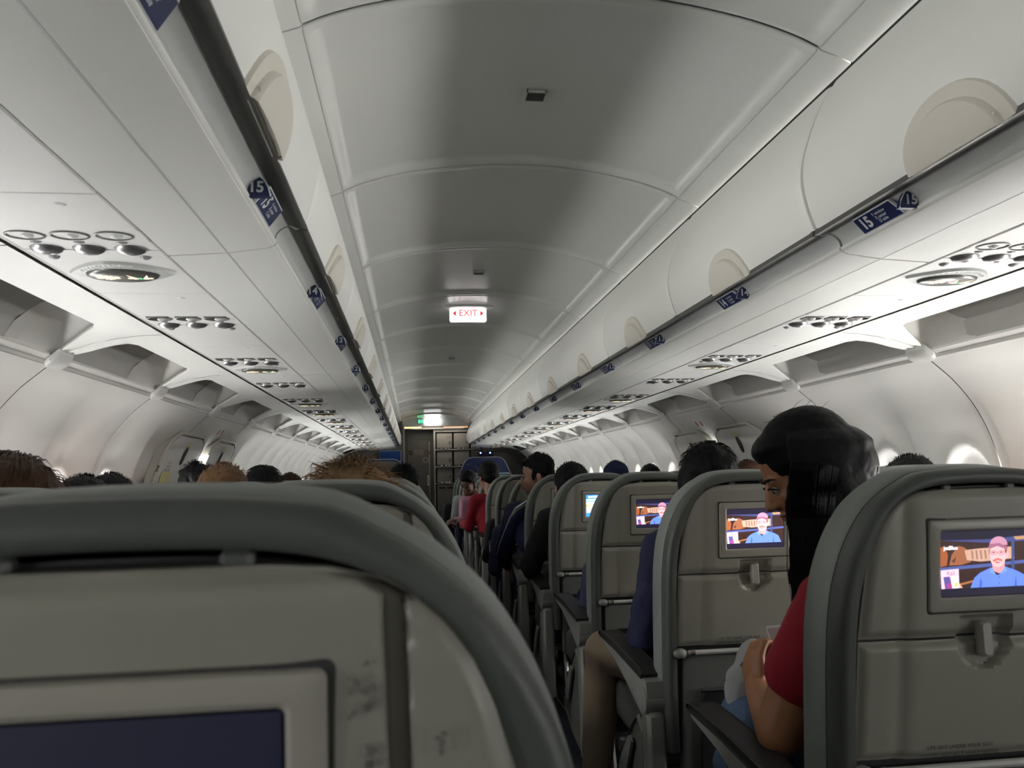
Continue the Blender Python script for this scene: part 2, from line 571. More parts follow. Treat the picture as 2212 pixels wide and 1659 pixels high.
# ------------------------------------------------------------------ cove: outer light panel with scalloped recess, per bay
tn = 2
for sx, side in ((-1, 'left'), (1, 'right')):
    tn += 1
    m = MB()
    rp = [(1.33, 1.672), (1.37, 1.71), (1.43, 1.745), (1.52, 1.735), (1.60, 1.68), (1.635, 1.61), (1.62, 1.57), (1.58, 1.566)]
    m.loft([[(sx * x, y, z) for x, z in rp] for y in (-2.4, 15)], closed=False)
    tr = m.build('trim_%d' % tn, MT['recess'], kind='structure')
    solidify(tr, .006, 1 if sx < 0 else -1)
    # rib closing the recess at each joint
    m = MB()
    rr = [(1.35, 1.667), (1.37, 1.70), (1.43, 1.738), (1.52, 1.728), (1.59, 1.675), (1.60, 1.600), (1.553, 1.595)]
    m.prism([(sx * a, b) for a, b in rr], -.008, .010)
    Bk = [(1.375, 1.712), (1.43, 1.742), (1.48, 1.738), (1.52, 1.732), (1.56, 1.706), (1.60, 1.672), (1.628, 1.625), (1.62, 1.585), (1.585, 1.572)]
    nB = len(Bk)
    def ribf(u, v):
        t = u / 12.; q = v / (nB - 1)
        ax, az = 1.368 + (1.556 - 1.368) * q, 1.664 - .068 * q ** 1.3
        k_ = t ** 1.7
        return (sx * (Bk[v][0] * (1 - k_) + ax * k_), -.215 + .207 * t, Bk[v][1] * (1 - k_) + az * k_)
    m.grid(13, nB, ribf)
    rib = m.mesh('recess_rib', MT['wall'])
    m = MB()
    def edge(y):
        e = min(y, PY - y)
        return 1.368 + .188 * (1 - ss(.0, .20, e)) ** 1.2
    yy = [.003, .012, .03, .05, .08, .11, .15, .2, .3, .42, .5335]
    yy = yy + [PY - a for a in yy[:-1]][::-1]
    rows = []
    for y in yy:
        xe = edge(y)
        ze = 1.662 - .062 * ss(1.37, 1.556, xe) 
        rows.append([(sx * (1.222 + (xe - 1.222) * t), y, 1.665 + (ze - 1.665) * t ** 2 + .0) for t in (0, .25, .5, .7, .85, .95, 1)] + [(sx * (xe + .004), y, ze + .004), (sx * (xe - .002), y, ze + .016), (sx * (xe - .05), y, ze + .02)])
    m.loft(rows, closed=False)
    cvm = m.mesh('cove_panel', MT['binlow'], 30)
    for i in range(-4, 12):
        y = 1.748 + PY * i
        o = link(D.objects.new('cove_panel', cvm), tr); o.location = (0, y, 0)
        o = link(D.objects.new('recess_rib', rib), tr); o.location = (0, y, 0)
    # dark channels either side of the service panels
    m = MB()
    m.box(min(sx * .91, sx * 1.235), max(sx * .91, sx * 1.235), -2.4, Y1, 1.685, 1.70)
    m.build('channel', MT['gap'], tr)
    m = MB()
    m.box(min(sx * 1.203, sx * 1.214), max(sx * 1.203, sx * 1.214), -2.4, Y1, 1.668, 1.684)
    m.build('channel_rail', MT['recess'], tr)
    # roof over everything so no light leaks
    m = MB()
    m.box(min(sx * .70, sx * 1.75), max(sx * .70, sx * 1.75), -2.4, 15.6, 2.30, 2.32)
    m.box(min(sx * 1.73, sx * 1.75), max(sx * 1.73, sx * 1.75), -2.4, 15.6, 1.5, 2.32)
    m.build('roof_lining', MT['gap'], tr)


# ================================================================== OVERHEAD BINS
DOORP = [(.624, 1.736), (.610, 1.768), (.597, 1.815), (.590, 1.865), (.594, 1.915), (.606, 1.957), (.632, 2.025), (.664, 2.086), (.694, 2.132)]
doorp = smooth_curve(DOORP, 3)
HP = [(.930, 1.690), (.928, 1.672), (.920, 1.668), (.793, 1.676), (.705, 1.688), (.692, 1.693), (.688, 1.701), (.694, 1.707), (.712, 1.716), (.716, 1.724), (.700, 1.733), (.685, 1.742), (.664, 1.749), (.650, 1.753), (.70, 1.80), (.72, 2.13), (1.50, 2.25), (1.36, 1.70)]
BL = 2 * PY
def make_bin(sx):
    root = empty('overhead_bin')
    # housing (bottom shell + rear body), the grey rail is its own part
    m = MB()
    m.prism([(sx * a, b) for a, b in HP], .004, BL - .004)
    m.build('bin_housing', MT['binlow'], root, 30)
    # lower skin is in two strips with a hairline crease
    m = MB()
    m.prism([(sx * .7915, 1.6755), (sx * .7945, 1.6755), (sx * .795, 1.682), (sx * .791, 1.682)], .006, BL - .006)
    m.build('crease_line', MT['rail'], root)
    # nose moulding along the front lower edge
    m = MB()
    m.prism([(sx * a, b) for a, b in ((.708, 1.6885), (.696, 1.6915), (.687, 1.6965), (.684, 1.7025), (.689, 1.7075), (.698, 1.7065), (.706, 1.70))], .004, BL - .004)
    m.build('nose_moulding', MT['bin'], root, 50)
    # grey concave rail between nose and doors
    m = MB()
    rp = [(.6885, 1.7065), (.6885, 1.712), (.685, 1.7215), (.6775, 1.7305), (.666, 1.7375), (.654, 1.7420)]
    rp2 = [(a + .004, b + .006) for a, b in rp][::-1]
    m.prism([(sx * a, b) for a, b in rp + rp2], .005, BL - .005)
    m.build('grey_rail', MT['rail'], root, 25)
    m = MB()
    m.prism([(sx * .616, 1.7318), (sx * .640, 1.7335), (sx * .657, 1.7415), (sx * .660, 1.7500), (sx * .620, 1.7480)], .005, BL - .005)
    m.build('gasket_and_shade', MT['gasket'], root)  # gasket widened under the doors; its dark tone also paints the door shadow
    for i in range(2):
        d = MB()
        y0, y1 = i * PY + .004, (i + 1) * PY - .004
        # curved door skin with rounded edges
        out = []
        nn = len(doorp)
        ys_ = [y0, y0 + .003, y0 + .010, y0 + .022, (y0 + y1) / 2 - .2, (y0 + y1) / 2, (y0 + y1) / 2 + .2, y1 - .022, y1 - .010, y1 - .003, y1]
        ins = [.012, .006, .002, 0, 0, 0, 0, 0, .002, .006, .012]
        rings = []
        for y, q in zip(ys_, ins):
            ring = [(sx * (x + q), y, z) for x, z in doorp]
            ring = [(sx * (doorp[0][0] + .022 + q), y, doorp[0][1] + .006)] + [(sx * (doorp[0][0] + .008 + q), y, doorp[0][1] - .002)] + ring + [(sx * (doorp[-1][0] + .02), y, doorp[-1][1] + .004)]
            ring += [(sx * (x + .018), y, z) for x, z in doorp[::-1][1:-1:3]]
            rings.append(ring)
        d.loft(rings, closed=True, cap0=True, cap1=True)
        do = d.build('bin_door', MT['bin'], root, 32)
        # half-moon paddle latch on the lower door edge
        yc = (y0 + y1) / 2
        def surf(dy, s_):      # s_ = arc length from the lower door edge
            L = 0
            for (a, b), (c, e) in zip(doorp, doorp[1:]):
                l = math.hypot(c - a, e - b)
                if L + l >= s_:
                    t = (s_ - L) / l
                    nx, nz = -(e - b) / l, (c - a) / l
                    return a + (c - a) * t, b + (e - b) * t, nx, nz
                L += l
            return doorp[-1][0], doorp[-1][1], -1, 0
        def halfmoon(ry, rz, lift0, lift1, s0, name, mt, n=18):
            h = MB()
            rings = []
            for rr, lf in ((1.0, lift0), (.97, lift1), (.8, lift1 + .002), (.5, lift1 + .003), (.02, lift1 + .003)):
                ring = []
                for k in range(n + 1):
                    a = pi * k / n
                    dy = ry * rr * math.cos(a)
                    s_ = s0 + rz * rr * math.sin(a)
                    x, z, nx, nz = surf(dy, max(.0, s_))
                    ring.append((sx * (x + nx * lf), yc + dy, z + nz * lf))
                rings.append(ring)
            h.loft(rings, closed=False)
            ho = h.build(name, mt, do, 40)
            return ho
        halfmoon(.150, .118, -.002, .007, .0, 'latch_surround', MT['handle'])
        h = MB()
        rings = []
        n = 16
        for rr, lf in ((1.0, .004), (.985, .014), (.93, .021), (.5, .025), (.02, .026)):
            ring = []
            for k in range(n + 1):
                a = pi * k / n
                dy = .122 * rr * math.cos(a); s_ = .088 * rr * math.sin(a)
                x, z, nx, nz = surf(dy, s_)
                ring.append((sx * (x + nx * lf), yc + dy, z + nz * lf))
            rings.append(ring)
        h.loft(rings, closed=False)
        # lower lip of the paddle, proud of the door
        h.loft([[(sx * .645, yc + a, 1.737) for a in (-.12, -.06, 0, .06, .12)], [(sx * .622, yc + a, 1.732) for a in (-.108, -.06, 0, .06, .108)], [(sx * .604, yc + a, 1.736) for a in (-.112, -.06, 0, .06, .112)], [(sx * .600, yc + a, 1.750) for a in (-.120, -.06, 0, .06, .120)]], closed=False)
        h.build('latch_handle', MT['handle'], do, 40)
    return root

bins = {}
def seat_row_y(n):            # y of the placard of seat row n
    return 1.625 + (15 - n) * .864 + (.10 if n == 16 else 0)

def row_sign(sx, row, parent, yoff):
    """angled navy placard with the row number and seat letters, plus the fin facing aft"""
    y = seat_row_y(row) - yoff
    # plate frame: along -> +y for left-side signs, -y reading direction; tilted towards aisle and floor
    a = Vector((sx * .6865, 0, 1.7085)); b = Vector((sx * .6600, 0, 1.7380))
    up = (b - a).normalized()
    nrm = Vector((-sx * abs(up.z), 0, -abs(up.x)))
    nrm = Vector((-up.z * sx, 0, up.x * sx)) if False else nrm
    if abs(nrm.dot(up)) > .3:
        nrm = Vector((-sx * abs(up.z), 0, -abs(up.x)))
    nrm.normalize()
    right = Vector((0, -1, 0)) if sx > 0 else Vector((0, 1, 0))
    H = (b - a).length
    c = (a + b) / 2 + Vector((0, y + .015, 0)) + nrm * .004
    W = .150
    def P(u, v, l=0): return c + right * u + up * v + nrm * l
    m = MB()
    hw, hh = W / 2, H / 2 + .004
    ol = [(-hw, -hh), (hw + .006, -hh), (hw - .006, hh), (-hw, hh)]
    m.loft([[P(u, v, -.004) for u, v in ol], [P(u, v, .002) for u, v in ol], [P(u * .97, v * .9, .003) for u, v in ol]], cap1=True)
    o = m.build('row_sign', MT['letter'], parent, 30)
    m = MB()
    m.loft([[P(u * .965, v * .86, .0031) for u, v in ol], [P(u * .96, v * .85, .0038) for u, v in ol]], cap1=True)
    m.build('sign_face', MT['placard'], parent if False else o, 30)
    m = MB()
    L = ['F window', 'E center', 'D aisle'] if sx > 0 else ['A window', 'B center', 'C aisle']
    add_text(m, str(row), .040, P(-.040, 0, .0046), right, up, bold=.035)
    for k, t in enumerate(L):
        add_text(m, t, .0115, P(.018, .0105 - .0105 * k, .0046), right, up, bold=.01)
    m.build('lettering', MT['letter'], o)
    # quarter-round fin, faces the rear of the cabin
    m = MB()
    yf = y - .105
    pts = [(.696, 1.702)]
    for k in range(9):
        t = pi / 2 * k / 8
        pts.append((.696 - .050 * math.sin(t) * 1.0, 1.702 + .046 * math.cos(t) ** 1.0))
    pts = [(.700, 1.700), (.700, 1.748), (.688, 1.749), (.672, 1.744), (.658, 1.733), (.649, 1.717), (.645, 1.700)]
    m.prism([(sx * p, q) for p, q in pts], yf, yf + .012)
    f = m.build('sign_fin', MT['placard'], parent, 30)
    m = MB()
    m.tube([(sx * p, yf - .0005, q) for p, q in pts[1:]], .0014, 5)
    m.build('fin_rim', MT['letter'], f)
    m = MB()
    add_text(m, str(row), .030, (sx * .672, yf - .0012, 1.7175), (1, 0, 0), (0, 0, 1), bold=.03)
    m.build('lettering', MT['letter'], f)

ORD = ['first', 'second', 'third', 'fourth', 'fifth', 'sixth', 'seventh', 'eighth', 'ninth', 'tenth', 'eleventh', 'twelfth', 'thirteenth', 'fourteenth', 'fifteenth', 'sixteenth']
binY = [-.304 + BL * i for i in range(7)]
for sx, side in ((-1, 'left'), (1, 'right')):
    proto = make_bin(sx)
    rows = {}
    for i, y in enumerate(binY):
        o = proto if i == 0 else copy_tree(proto)
        o.location = (0, y, 0)
        rows_in = [r for r in range(1, 17) if y < seat_row_y(r) < y + BL]
        rs = '%d to %d' % (rows_in[-1], rows_in[0]) if rows_in else 'none'
        tag(o, '%s white overhead bin on the %s from the camera, above rows %s' % (ORD[i], side, rs), 'overhead bin', 'overhead bins on the %s' % side)
        bins[side, i] = (o, y, rows_in)
# the prototypes are copied before any sign is attached
for (side, i), (o, y, rr) in bins.items():
    for r in rr:
        row_sign(-1 if side == 'left' else 1, r, o, y)

# ================================================================== PASSENGER SERVICE PANELS
def lens_shape(rx, ry, n=20):
    out = []
    for k in range(n):
        t = -1 + 2 * k / n
        out.append((rx * t, -ry * (1 - t * t)))
    for k in range(n):
        t = 1 - 2 * k / n
        out.append((rx * t, ry * (1 - t * t) * .8))
    return out

def make_psu(with_sign):
    root = empty('service_panel')
    z = 1.665
    m = MB()
    # row plate with cups; plate centre x = 0, y measured from the front edge
    xs_ = sorted({-.139, .139} | {round(k * .085 - .004 + q, 4) for k in (-1, 0, 1) for q in (-.034, .034)})
    m.box(-.139, .139, .002, .016, z + .0005, z + .006, .0015)
    m.box(-.139, .139, .074, .150, z + .0005, z + .006, .0015)
    for a_, b_ in zip(xs_[::2], xs_[1::2]): m.box(a_, b_, .016, .074, z + .0005, z + .006)
    m.box(-.139, .139, .153, .562, z, z + .006, .002)
    m.box(-.139, .139, .565, .861, z, z + .006, .002)
    m.build('panel_plate', MT['psu'], root, 30)
    for k in (-1, 0, 1):
        # reading light: shallow cup with slanted reflector
        x = k * .085 - .004
        m = MB()
        n = 18
        rings = []
        for r, zz in ((.038, z + .001), (.038, z - .002), (.035, z - .003), (.030, z + .010), (.020, z + .018), (.001, z + .019)):
            rings.append([(x + r * math.cos(2 * pi * j / n), .045 + r * .8 * math.sin(2 * pi * j / n), zz) for j in range(n)])
        m.loft(rings)
        o = m.build('reading_light', MT['cup'], root, 40)
        m = MB()
        m.ellipsoid((x + .004, .047, z - .001), (.012, .010, .006), 10, 6)
        m.build('light_bulb', MT['clip'], o)
        # ball air nozzle
        m = MB()
        m.ellipsoid((x, .142, z), (.033, .030, .013), 14, 8)
        o = m.build('air_nozzle', MT['chrome'], root, 40)
        m = MB()
        m.ellipsoid((x, .140, z - .009), (.013, .010, .006), 10, 6)
        m.build('nozzle_core', MT['button'], o)
        # push button between
        m = MB()
        m.ellipsoid((x + .0, .092, z), (.012, .006, .004), 10, 6)
        m.build('push_button', MT['button'], root, 40)
    for x in (-.10, .092):
        m = MB()
        m.ellipsoid((x, .205, z), (.012, .012, .007), 10, 6)
        m.build('call_knob', MT['button'], root, 40)
    m = MB()
    m.ellipsoid((.055, .62, z + .001), (.012, .012, .004), 10, 6)
    m.build('oxygen_latch', MT['psu'], root, 40)
    if with_sign:
        m = MB()
        ol = lens_shape(.122, .094)
        m.loft([[(a, .335 + b, z + .002) for a, b in ol], [(a * .97, .335 + b * .95, z - .007) for a, b in ol], [(a * .8, .335 + b * .68, z - .008) for a, b in ol]], cap1=True)
        s = m.build('sign_bezel', MT['rail'], root, 50)
        m = MB()
        ol = oval(0, 0, .082, .055, 24, 2.0)
        m.loft([[(a, .335 + b, z - .0075) for a, b in ol], [(a * .97, .335 + b * .95, z - .0125) for a, b in ol], [(a * .90, .335 + b * .86, z - .0150) for a, b in ol]], cap1=True)
        m.build('sign_lens', MT['lens'], s, 50)
        m = MB()
        zz = z - .0157
        def S(p): return (p[0] * 1.25, yb0 - .004 + (p[1] - yb0) * 2.1)
        yb0 = .338
        def rect(x0, x1, y0, y1, mi=0): m.add([(*S(p), zz) for p in ((x0, y0), (x1, y0), (x1, y1), (x0, y1))], [(0, 1, 2, 3)], mi)
        def tri(a, b, c, mi=0): m.add([(*S(p), zz) for p in (a, b, c)], [(0, 1, 2)], mi)
        yb = .338
        # seat belt buckle
        rect(-.047, -.036, yb - .004, yb + .005); rect(-.034, -.030, yb - .008, yb + .009)
        rect(-.028, -.022, yb - .009, yb + .010); rect(-.020, -.016, yb - .008, yb + .008); rect(-.014, -.006, yb - .004, yb + .005)
        # two hands at a device
        tri((.012, yb - .012), (.028, yb + .006), (.018, yb + .008)); rect(.008, .018, yb + .001, yb + .006)
        tri((.050, yb - .012), (.034, yb + .006), (.044, yb + .008)); rect(.044, .054, yb + .001, yb + .006)
        rect(.0285, .0335, yb + .001, yb + .007, 1)
        m.build('lit_symbols', [MT['icon'], MT['icong']], s)
        # speaker grille ribs on the aft rim
        m = MB()
        for j in range(15):
            a = (j - 7) / 8
            m.box(a * .09 - .0012, a * .09 + .0012, .335 - .090 * (1 - a * a * .6) + .008, .335 - .062 * (1 - a * a * .6) + .004, z - .0088, z - .004)
        m.build('speaker_grille', MT['clip'], s)
    return root

for sx, side in ((-1, 'left'), (1, 'right')):
    pa, pb = make_psu(True), make_psu(False)
    used = {True: False, False: False}
    for r in range(16, 0, -1):
        sign = r in (15, 13) or r <= 11
        src = pa if sign else pb
        if used[sign]: o = copy_tree(src)
        else: o = src; used[sign] = True
        o.location = (sx * 1.057 + (.012 if sx < 0 else 0), seat_row_y(r) + .0, 0)
        o.location.x = sx * 1.062 + .0
        tag(o, '%s white service panel on the %s counted from the camera%s' % (ORD[16 - r], side, ', with lit belt sign' if sign else ', without a sign'), 'service panel', 'service panels on the %s' % side)

# ================================================================== SEATS
def yb(z):                         # reclined back plane in seat coordinates
    return (.97 - z) * .13
OUT = [(.42, .232), (.60, .238), (.85, .240), (.95, .234), (1.005, .222), (1.042, .208), (1.070, .193), (1.094, .176), (1.113, .155), (1.127, .135), (1.138, .105), (1.144, .07), (1.146, .035), (1.1465, 0)]
half = smooth_curve([(x, z) for z, x in OUT], 3)
outline = [(-x, z) for x, z in half] + [(x, z) for x, z in half[::-1]][1:]
def inset(pts, d, zmin=.42):
    out = []
    n = len(pts)
    for i, (x, z) in enumerate(pts):
        a = pts[max(0, i - 1)]; b = pts[min(n - 1, i + 1)]
        tx, tz = b[0] - a[0], b[1] - a[1]
        l = math.hypot(tx, tz) or 1
        out.append((x + tz / l * d, z - tx / l * d))
    return out
def bump(x, z):     # raised head section of the cover
    return .007 * ss(.14, .09, abs(x)) * ss(1.10, 1.14, z)

def shell_w(z):
    return lerp_poly([(.42, .205), (.70, .212), (.89, .206), (.95, .199), (1.013, .190), (1.048, .182), (1.070, .173), (1.088, .160), (1.102, .145), (1.112, .126), (1.118, .10), (1.120, .07)], z)

def shell_panel(name, z0, z1, parent, top, aisle=0):
    m = MB()
    nz = 46 if not top else 60
    zs = []
    for i in range(nz + 1):
        t = i / nz
        zs.append(z0 + (z1 - z0) * t)
    zs = sorted(set([z0 + .002, z0 + .004, z0 + .007, z1 - .007, z1 - .004, z1 - .002, z1 - .001] + zs))
    sxs = [-1, -.992, -.98, -.965, -.94]
    N = 54
    base = sorted([-.92 + 1.84 * i / N for i in range(N + 1)] + [sg * q for sg in (-1, 1) for q in (.664, .670, .676, .682, .70, .718, .724, .730, .736)])
    S = sxs + base + [-a for a in sxs[::-1]]
    def gx(z, wz): return min(lerp_poly([(.6, .146), (1.1, .130)], z), .93 * wz)
    def dep(x, z, wz):
        e = min(wz - abs(x), z - z0, (z1 - z) if not top else 9)
        if top:
            # distance to the rounded top edge
            e = min(e, (1.120 - z) * 1.0 + .0)
        d = -.009 * ss(0, .014, e)                        # proud of the plane (towards the rear)
        d += -.004 * ss(.0, .10, wz - abs(x))             # gentle crown
        g = abs(x) - gx(z, wz)
        if aisle == 1:
            d += .016 * ss(.0062, .0044, abs(g)) * ss(1.117, 1.108, z)
        else:
            d += .0045 * ss(-.012, .012, g) + .004 * math.exp(-(g / .012) ** 2) * ss(1.118, 1.10, z)
        # latch recess spanning both panels
        zz = z - .925
        if z > .835 and z < .93:
            hw = .047 if z > .885 else .047 * math.sqrt(max(0, 1 - ((.885 - z) / .047) ** 2)) if z > .838 else 0
            q = min(hw - abs(x), .925 - z)
            d += .016 * ss(.0, .011, q)
        return d
    def fn(u, v):
        z = zs[v]; wz = shell_w(z)
        gg = gx(z, wz); a_ = abs(S[u])
        x = math.copysign(a_ / .7 * gg if a_ <= .7 else gg + (a_ - .7) / .3 * (wz - gg), S[u])
        return (x, yb(z) + dep(x, z, wz), z)
    m.grid(len(S), len(zs), fn)
    # turned-in rim
    rim = [fn(0, v) for v in range(len(zs))] + [fn(u, len(zs) - 1) for u in range(1, len(S))] + [fn(len(S) - 1, v) for v in range(len(zs) - 2, -1, -1)] + [fn(u, 0) for u in range(len(S) - 2, 0, -1)]
    m.loft([rim, [(x * .995, y + .02, z) for x, y, z in rim]], closed=True)
    return m.build(name, MT['shell'], parent, 38)

def rrect(x0, x1, z0, z1, r, n=5):
    out = []
    for cx, cz, a0 in ((x1 - r, z0 + r, -pi / 2), (x1 - r, z1 - r, 0), (x0 + r, z1 - r, pi / 2), (x0 + r, z0 + r, pi)):
        for k in range(n + 1):
            a = a0 + pi / 2 * k / n
            out.append((cx + r * math.cos(a), cz + r * math.sin(a)))
    return out

def make_seat(aisle=0):
    """aisle: -1/+1 puts the aisle armrest on that side, 0 = no end bay"""
    root = empty('passenger_seat')
    # ---- cover: back border, then front cushion
    def ring(ins, dy, extra=0):
        P = [inset(outline, ins + (.010 * (1 - ss(1.07, 1.125, outline[i_][1])) if ins > .017 else 0))[i_] for i_ in range(len(outline))]
        return [(x * 1.0, yb(z) + dy, max(.40, z) + bump(x, z) * extra) for x, z in P]
    m = MB()
    m.loft([ring(.0185, .014), ring(.0182, .000, .3), ring(.0145, -.0045, .5), ring(.007, -.003, .8), ring(.001, .006, 1), ring(0, .024, 1), ring(.001, .040, 1), ring(.003, .043, 1)], closed=False)
    m.build('cover_border', MT['leather'], root, 60)
    m = MB()
    m.loft([ring(.0035, .0415, 1), ring(-.0005, .046, 1), ring(-.004, .060, 1), ring(-.006, .085, 1.1), ring(-.003, .110, 1.1), ring(.008, .128, 1.0), ring(.030, .140, .8), ring(.07, .150, .4)], closed=False)
    # front face (towards the sitter)
    r = ring(.07, .150, .4)
    nr = len(r)
    m.add(r, [(i, i + 1, nr - 2 - i, nr - 1 - i) for i in range(nr // 2 - 1)])
    m.build('back_cushion', MT['leather2'], root, 60)
    m = MB()
    m.tube(ring(.0025, .0425, 1)[2:-2], .0018, 5)
    m.build('cover_seam', MT['thread'], root)
    # dark backing behind the shell and tabs at the top gap
    m = MB()
    P = inset(outline, .022)
    r = [(x, yb(z) + .013, max(.42, z)) for x, z in P]
    nr = len(r)
    m.add(r, [(i, i + 1, nr - 2 - i, nr - 1 - i) for i in range(nr // 2 - 1)])
    m.build('backing_board', MT['gap'], root)
    for x in (-.055, .055):
        m = MB(); m.box(x - .008, x + .008, yb(1.115) + .002, yb(1.115) + .015, 1.112, 1.128, .003)
        m.build('cover_tab', MT['leather'], root)
    # ---- hard shell
    up = shell_panel('upper_shell', .889, 1.120, root, True, aisle)
    lo = shell_panel('tray_table', .700, .885, root, False, aisle)
    # latch
    m = MB()
    zc = .886
    m.loft([[(a, yb(zc) - .001 + .0, zc + b) for a, b in rrect(-.010, .010, -.030, .026, .007)],
            [(a, yb(zc) - .013, zc + b) for a, b in rrect(-.010, .010, -.030, .026, .007)],
            [(a, yb(zc) - .017, zc + b) for a, b in rrect(-.007, .007, -.026, .023, .006)]], cap1=True)
    m.build('tray_latch', MT['bezel'], root, 40)
    # ---- screen
    def Q(x, z, d): return (x, yb(z) + d, z)
    m = MB()
    A = rrect(-.100, .100, .928, 1.074, .005); B = rrect(-.080, .080, .952, 1.056, .004)
    m.loft([[Q(x, z, -.010) for x, z in A], [Q(x, z, -.0165) for x, z in rrect(-.0975, .0975, .9305, 1.0715, .005)], [Q(x, z, -.0180) for x, z in rrect(-.094, .094, .934, 1.068, .005)],
            [Q(x, z, -.0180) for x, z in rrect(-.083, .083, .949, 1.059, .005)], [Q(x, z, -.0155) for x, z in B], [Q(x, z, -.0125) for x, z in B]])
    m.build('screen_bezel', MT['bezel'], root, 30)
    m = MB()
    m.loft([[Q(x, z, -.0118) for x, z in rrect(-.1035, .1035, .9245, 1.0775, .006)], [Q(x, z, -.0130) for x, z in rrect(-.1015, .1015, .9265, 1.0755, .006)]], cap1=True)
    m.build('bezel_gap', MT['gap'], root)
    m = MB()
    m.add([Q(x, z, -.0135) for x, z in B], [tuple(range(len(B)))])
    m.build('screen', MT['screen'], root)
    # ---- tray arm bar with end knuckles
    m = MB()
    m.tube([(-.185, yb(.685) - .008, .684), (.185, yb(.685) - .008, .684)], .0065, 8)
    m.build('tray_arm_bar', MT['armbar'], root)
    for s_ in (-1, 1):
        m = MB()
        m.ellipsoid((s_ * .205, yb(.685) - .006, .683), (.019, .014, .013), 12, 8)
        m.build('arm_knuckle', MT['arm'], root, 60)
        m = MB()
        m.tube([(s_ * .166, yb(.685) - .008, .684), (s_ * .178, yb(.685) - .008, .684)], .0085, 10)
        m.build('metal_ring', MT['metal'], root)
    # ---- lower shroud with the literature pocket
    m = MB()
    m.loft([[(x, yb(z) + dd, z) for x, z in rrect(-.195 + ii, .195 - ii, .30 + ii, .675 - ii, .02)] for ii, dd in ((0, .03), (0, .006), (.005, -.001), (.02, -.003))], cap1=True)
    m.build('lower_shroud', MT['shroud'], root)
    m = MB()
    m.loft([[(x, yb(z) + dd, z) for x, z in rrect(-.150 + ii, .150 - ii, .31 + ii, .585 - ii, .02)] for ii, dd in ((0, -.002), (0, -.010), (.004, -.014))], cap1=True)
    m.tube([(-.15, yb(.585) - .014, .585), (.15, yb(.585) - .014, .585)], .005, 6)
    m.build('seat_pocket', MT['pocket'], root)
    # ---- seat pan
    m = MB()
    rings = []
    for y, z0, z1, hw in ((.10, .38, .44, .22), (.12, .36, .47, .232), (.20, .35, .478, .236), (.45, .35, .485, .238), (.55, .355, .48, .236), (.585, .37, .462, .225), (.595, .39, .44, .21)):
        rings.append([(a, y + .08, b) for a, b in rrect(-hw, hw, z0, z1, .025, 3)])
    m.loft(rings, cap0=True, cap1=True)
    m.build('seat_cushion', MT['leather'], root, 50)
    m = MB()
    m.tube([(-.26, .25, .31), (.26, .25, .31)], .022, 8)
    m.tube([(-.26, .50, .31), (.26, .50, .31)], .022, 8)
    m.build('seat_beam', MT['metal'], root)
    for s_ in ((-1, 1) if aisle else (1,)):
        m = MB()
        x = s_ * .16
        m.tube([(x, .24, .31), (x, .14, .02)], .016, 8)
        m.tube([(x, .50, .31), (x, .56, .02)], .016, 8)
        m.box(x - .02, x + .02, .10, .60, 0.0, .025, .004)
        m.build('seat_leg', MT['metal'], root)
    # ---- armrests: one per seat plus the end-bay one at the aisle
    def armrest(x, end=False):
        w2 = .024 if not end else .026
        m = MB()
        side = [(.085, .560), (.10, .515), (.135, .500), (.17, .510), (.30, .552), (.44, .590), (.56, .606), (.60, .612), (.605, .622), (.59, .632), (.40, .628), (.15, .610), (.09, .600)]
        P0 = side
        m.loft([[(x - w2, y, z) for y, z in P0], [(x - w2 + .0, y, z) for y, z in P0], [(x + w2, y, z) for y, z in P0]], cap0=True, cap1=True)
        a = m.build('armrest', MT['arm'], root, 40)
        m = MB()
        pp = [(.12, .604), (.40, .622), (.60, .626), (.616, .632), (.608, .641), (.58, .645), (.40, .643), (.15, .628), (.115, .616)]
        m.loft([[(x - w2 - .001, y, z) for y, z in pp], [(x - w2 - .006, y, z - .002) for y, z in pp], [(x + w2 + .006, y, z - .002) for y, z in pp], [(x + w2 + .001, y, z) for y, z in pp]], cap0=True, cap1=True)
        m.build('arm_pad', MT['pad'], a, 40)
        m = MB()
        m.tube([(x - w2 - .003, .118, .548), (x + w2 + .003, .118, .548)], .034, 14)
        m.build('arm_hub', MT['arm'], a, 40)
        if end:
            m = MB()
            m.box(x - w2, x + w2, .088, .155, .10, .518, .01)
            m.build('end_post', MT['arm'], root, 40)
            m = MB()
            P0 = [(.15, .46), (.20, .49), (.26, .45), (.42, .30), (.48, .24), (.47, .20), (.30, .14), (.15, .12)]
            m.loft([[(x - w2 * .7, y, z) for y, z in P0], [(x - w2, y * .97 + .008, z * .96 + .01) for y, z in P0], [(x + w2, y * .97 + .008, z * .96 + .01) for y, z in P0], [(x + w2 * .7, y, z) for y, z in P0]], cap0=True, cap1=True)
            e = m.build('end_bay_cover', MT['shroud'], root, 40)
            m = MB()
            P0 = [(.24, .40), (.27, .41), (.36, .33), (.40, .28), (.37, .25), (.33, .27)]
            for sgn in (-1, 1):
                m.loft([[(x + sgn * w2, y, z) for y, z in P0], [(x + sgn * (w2 + .008), y, z) for y, z in P0]], cap1=True)
            m.build('cover_inset', MT['arm'], e, 40)
    if aisle:
        armrest(aisle * .258, True)
        if aisle < 0: armrest(.256, False)
    else:
        armrest(.256, False)
    return root

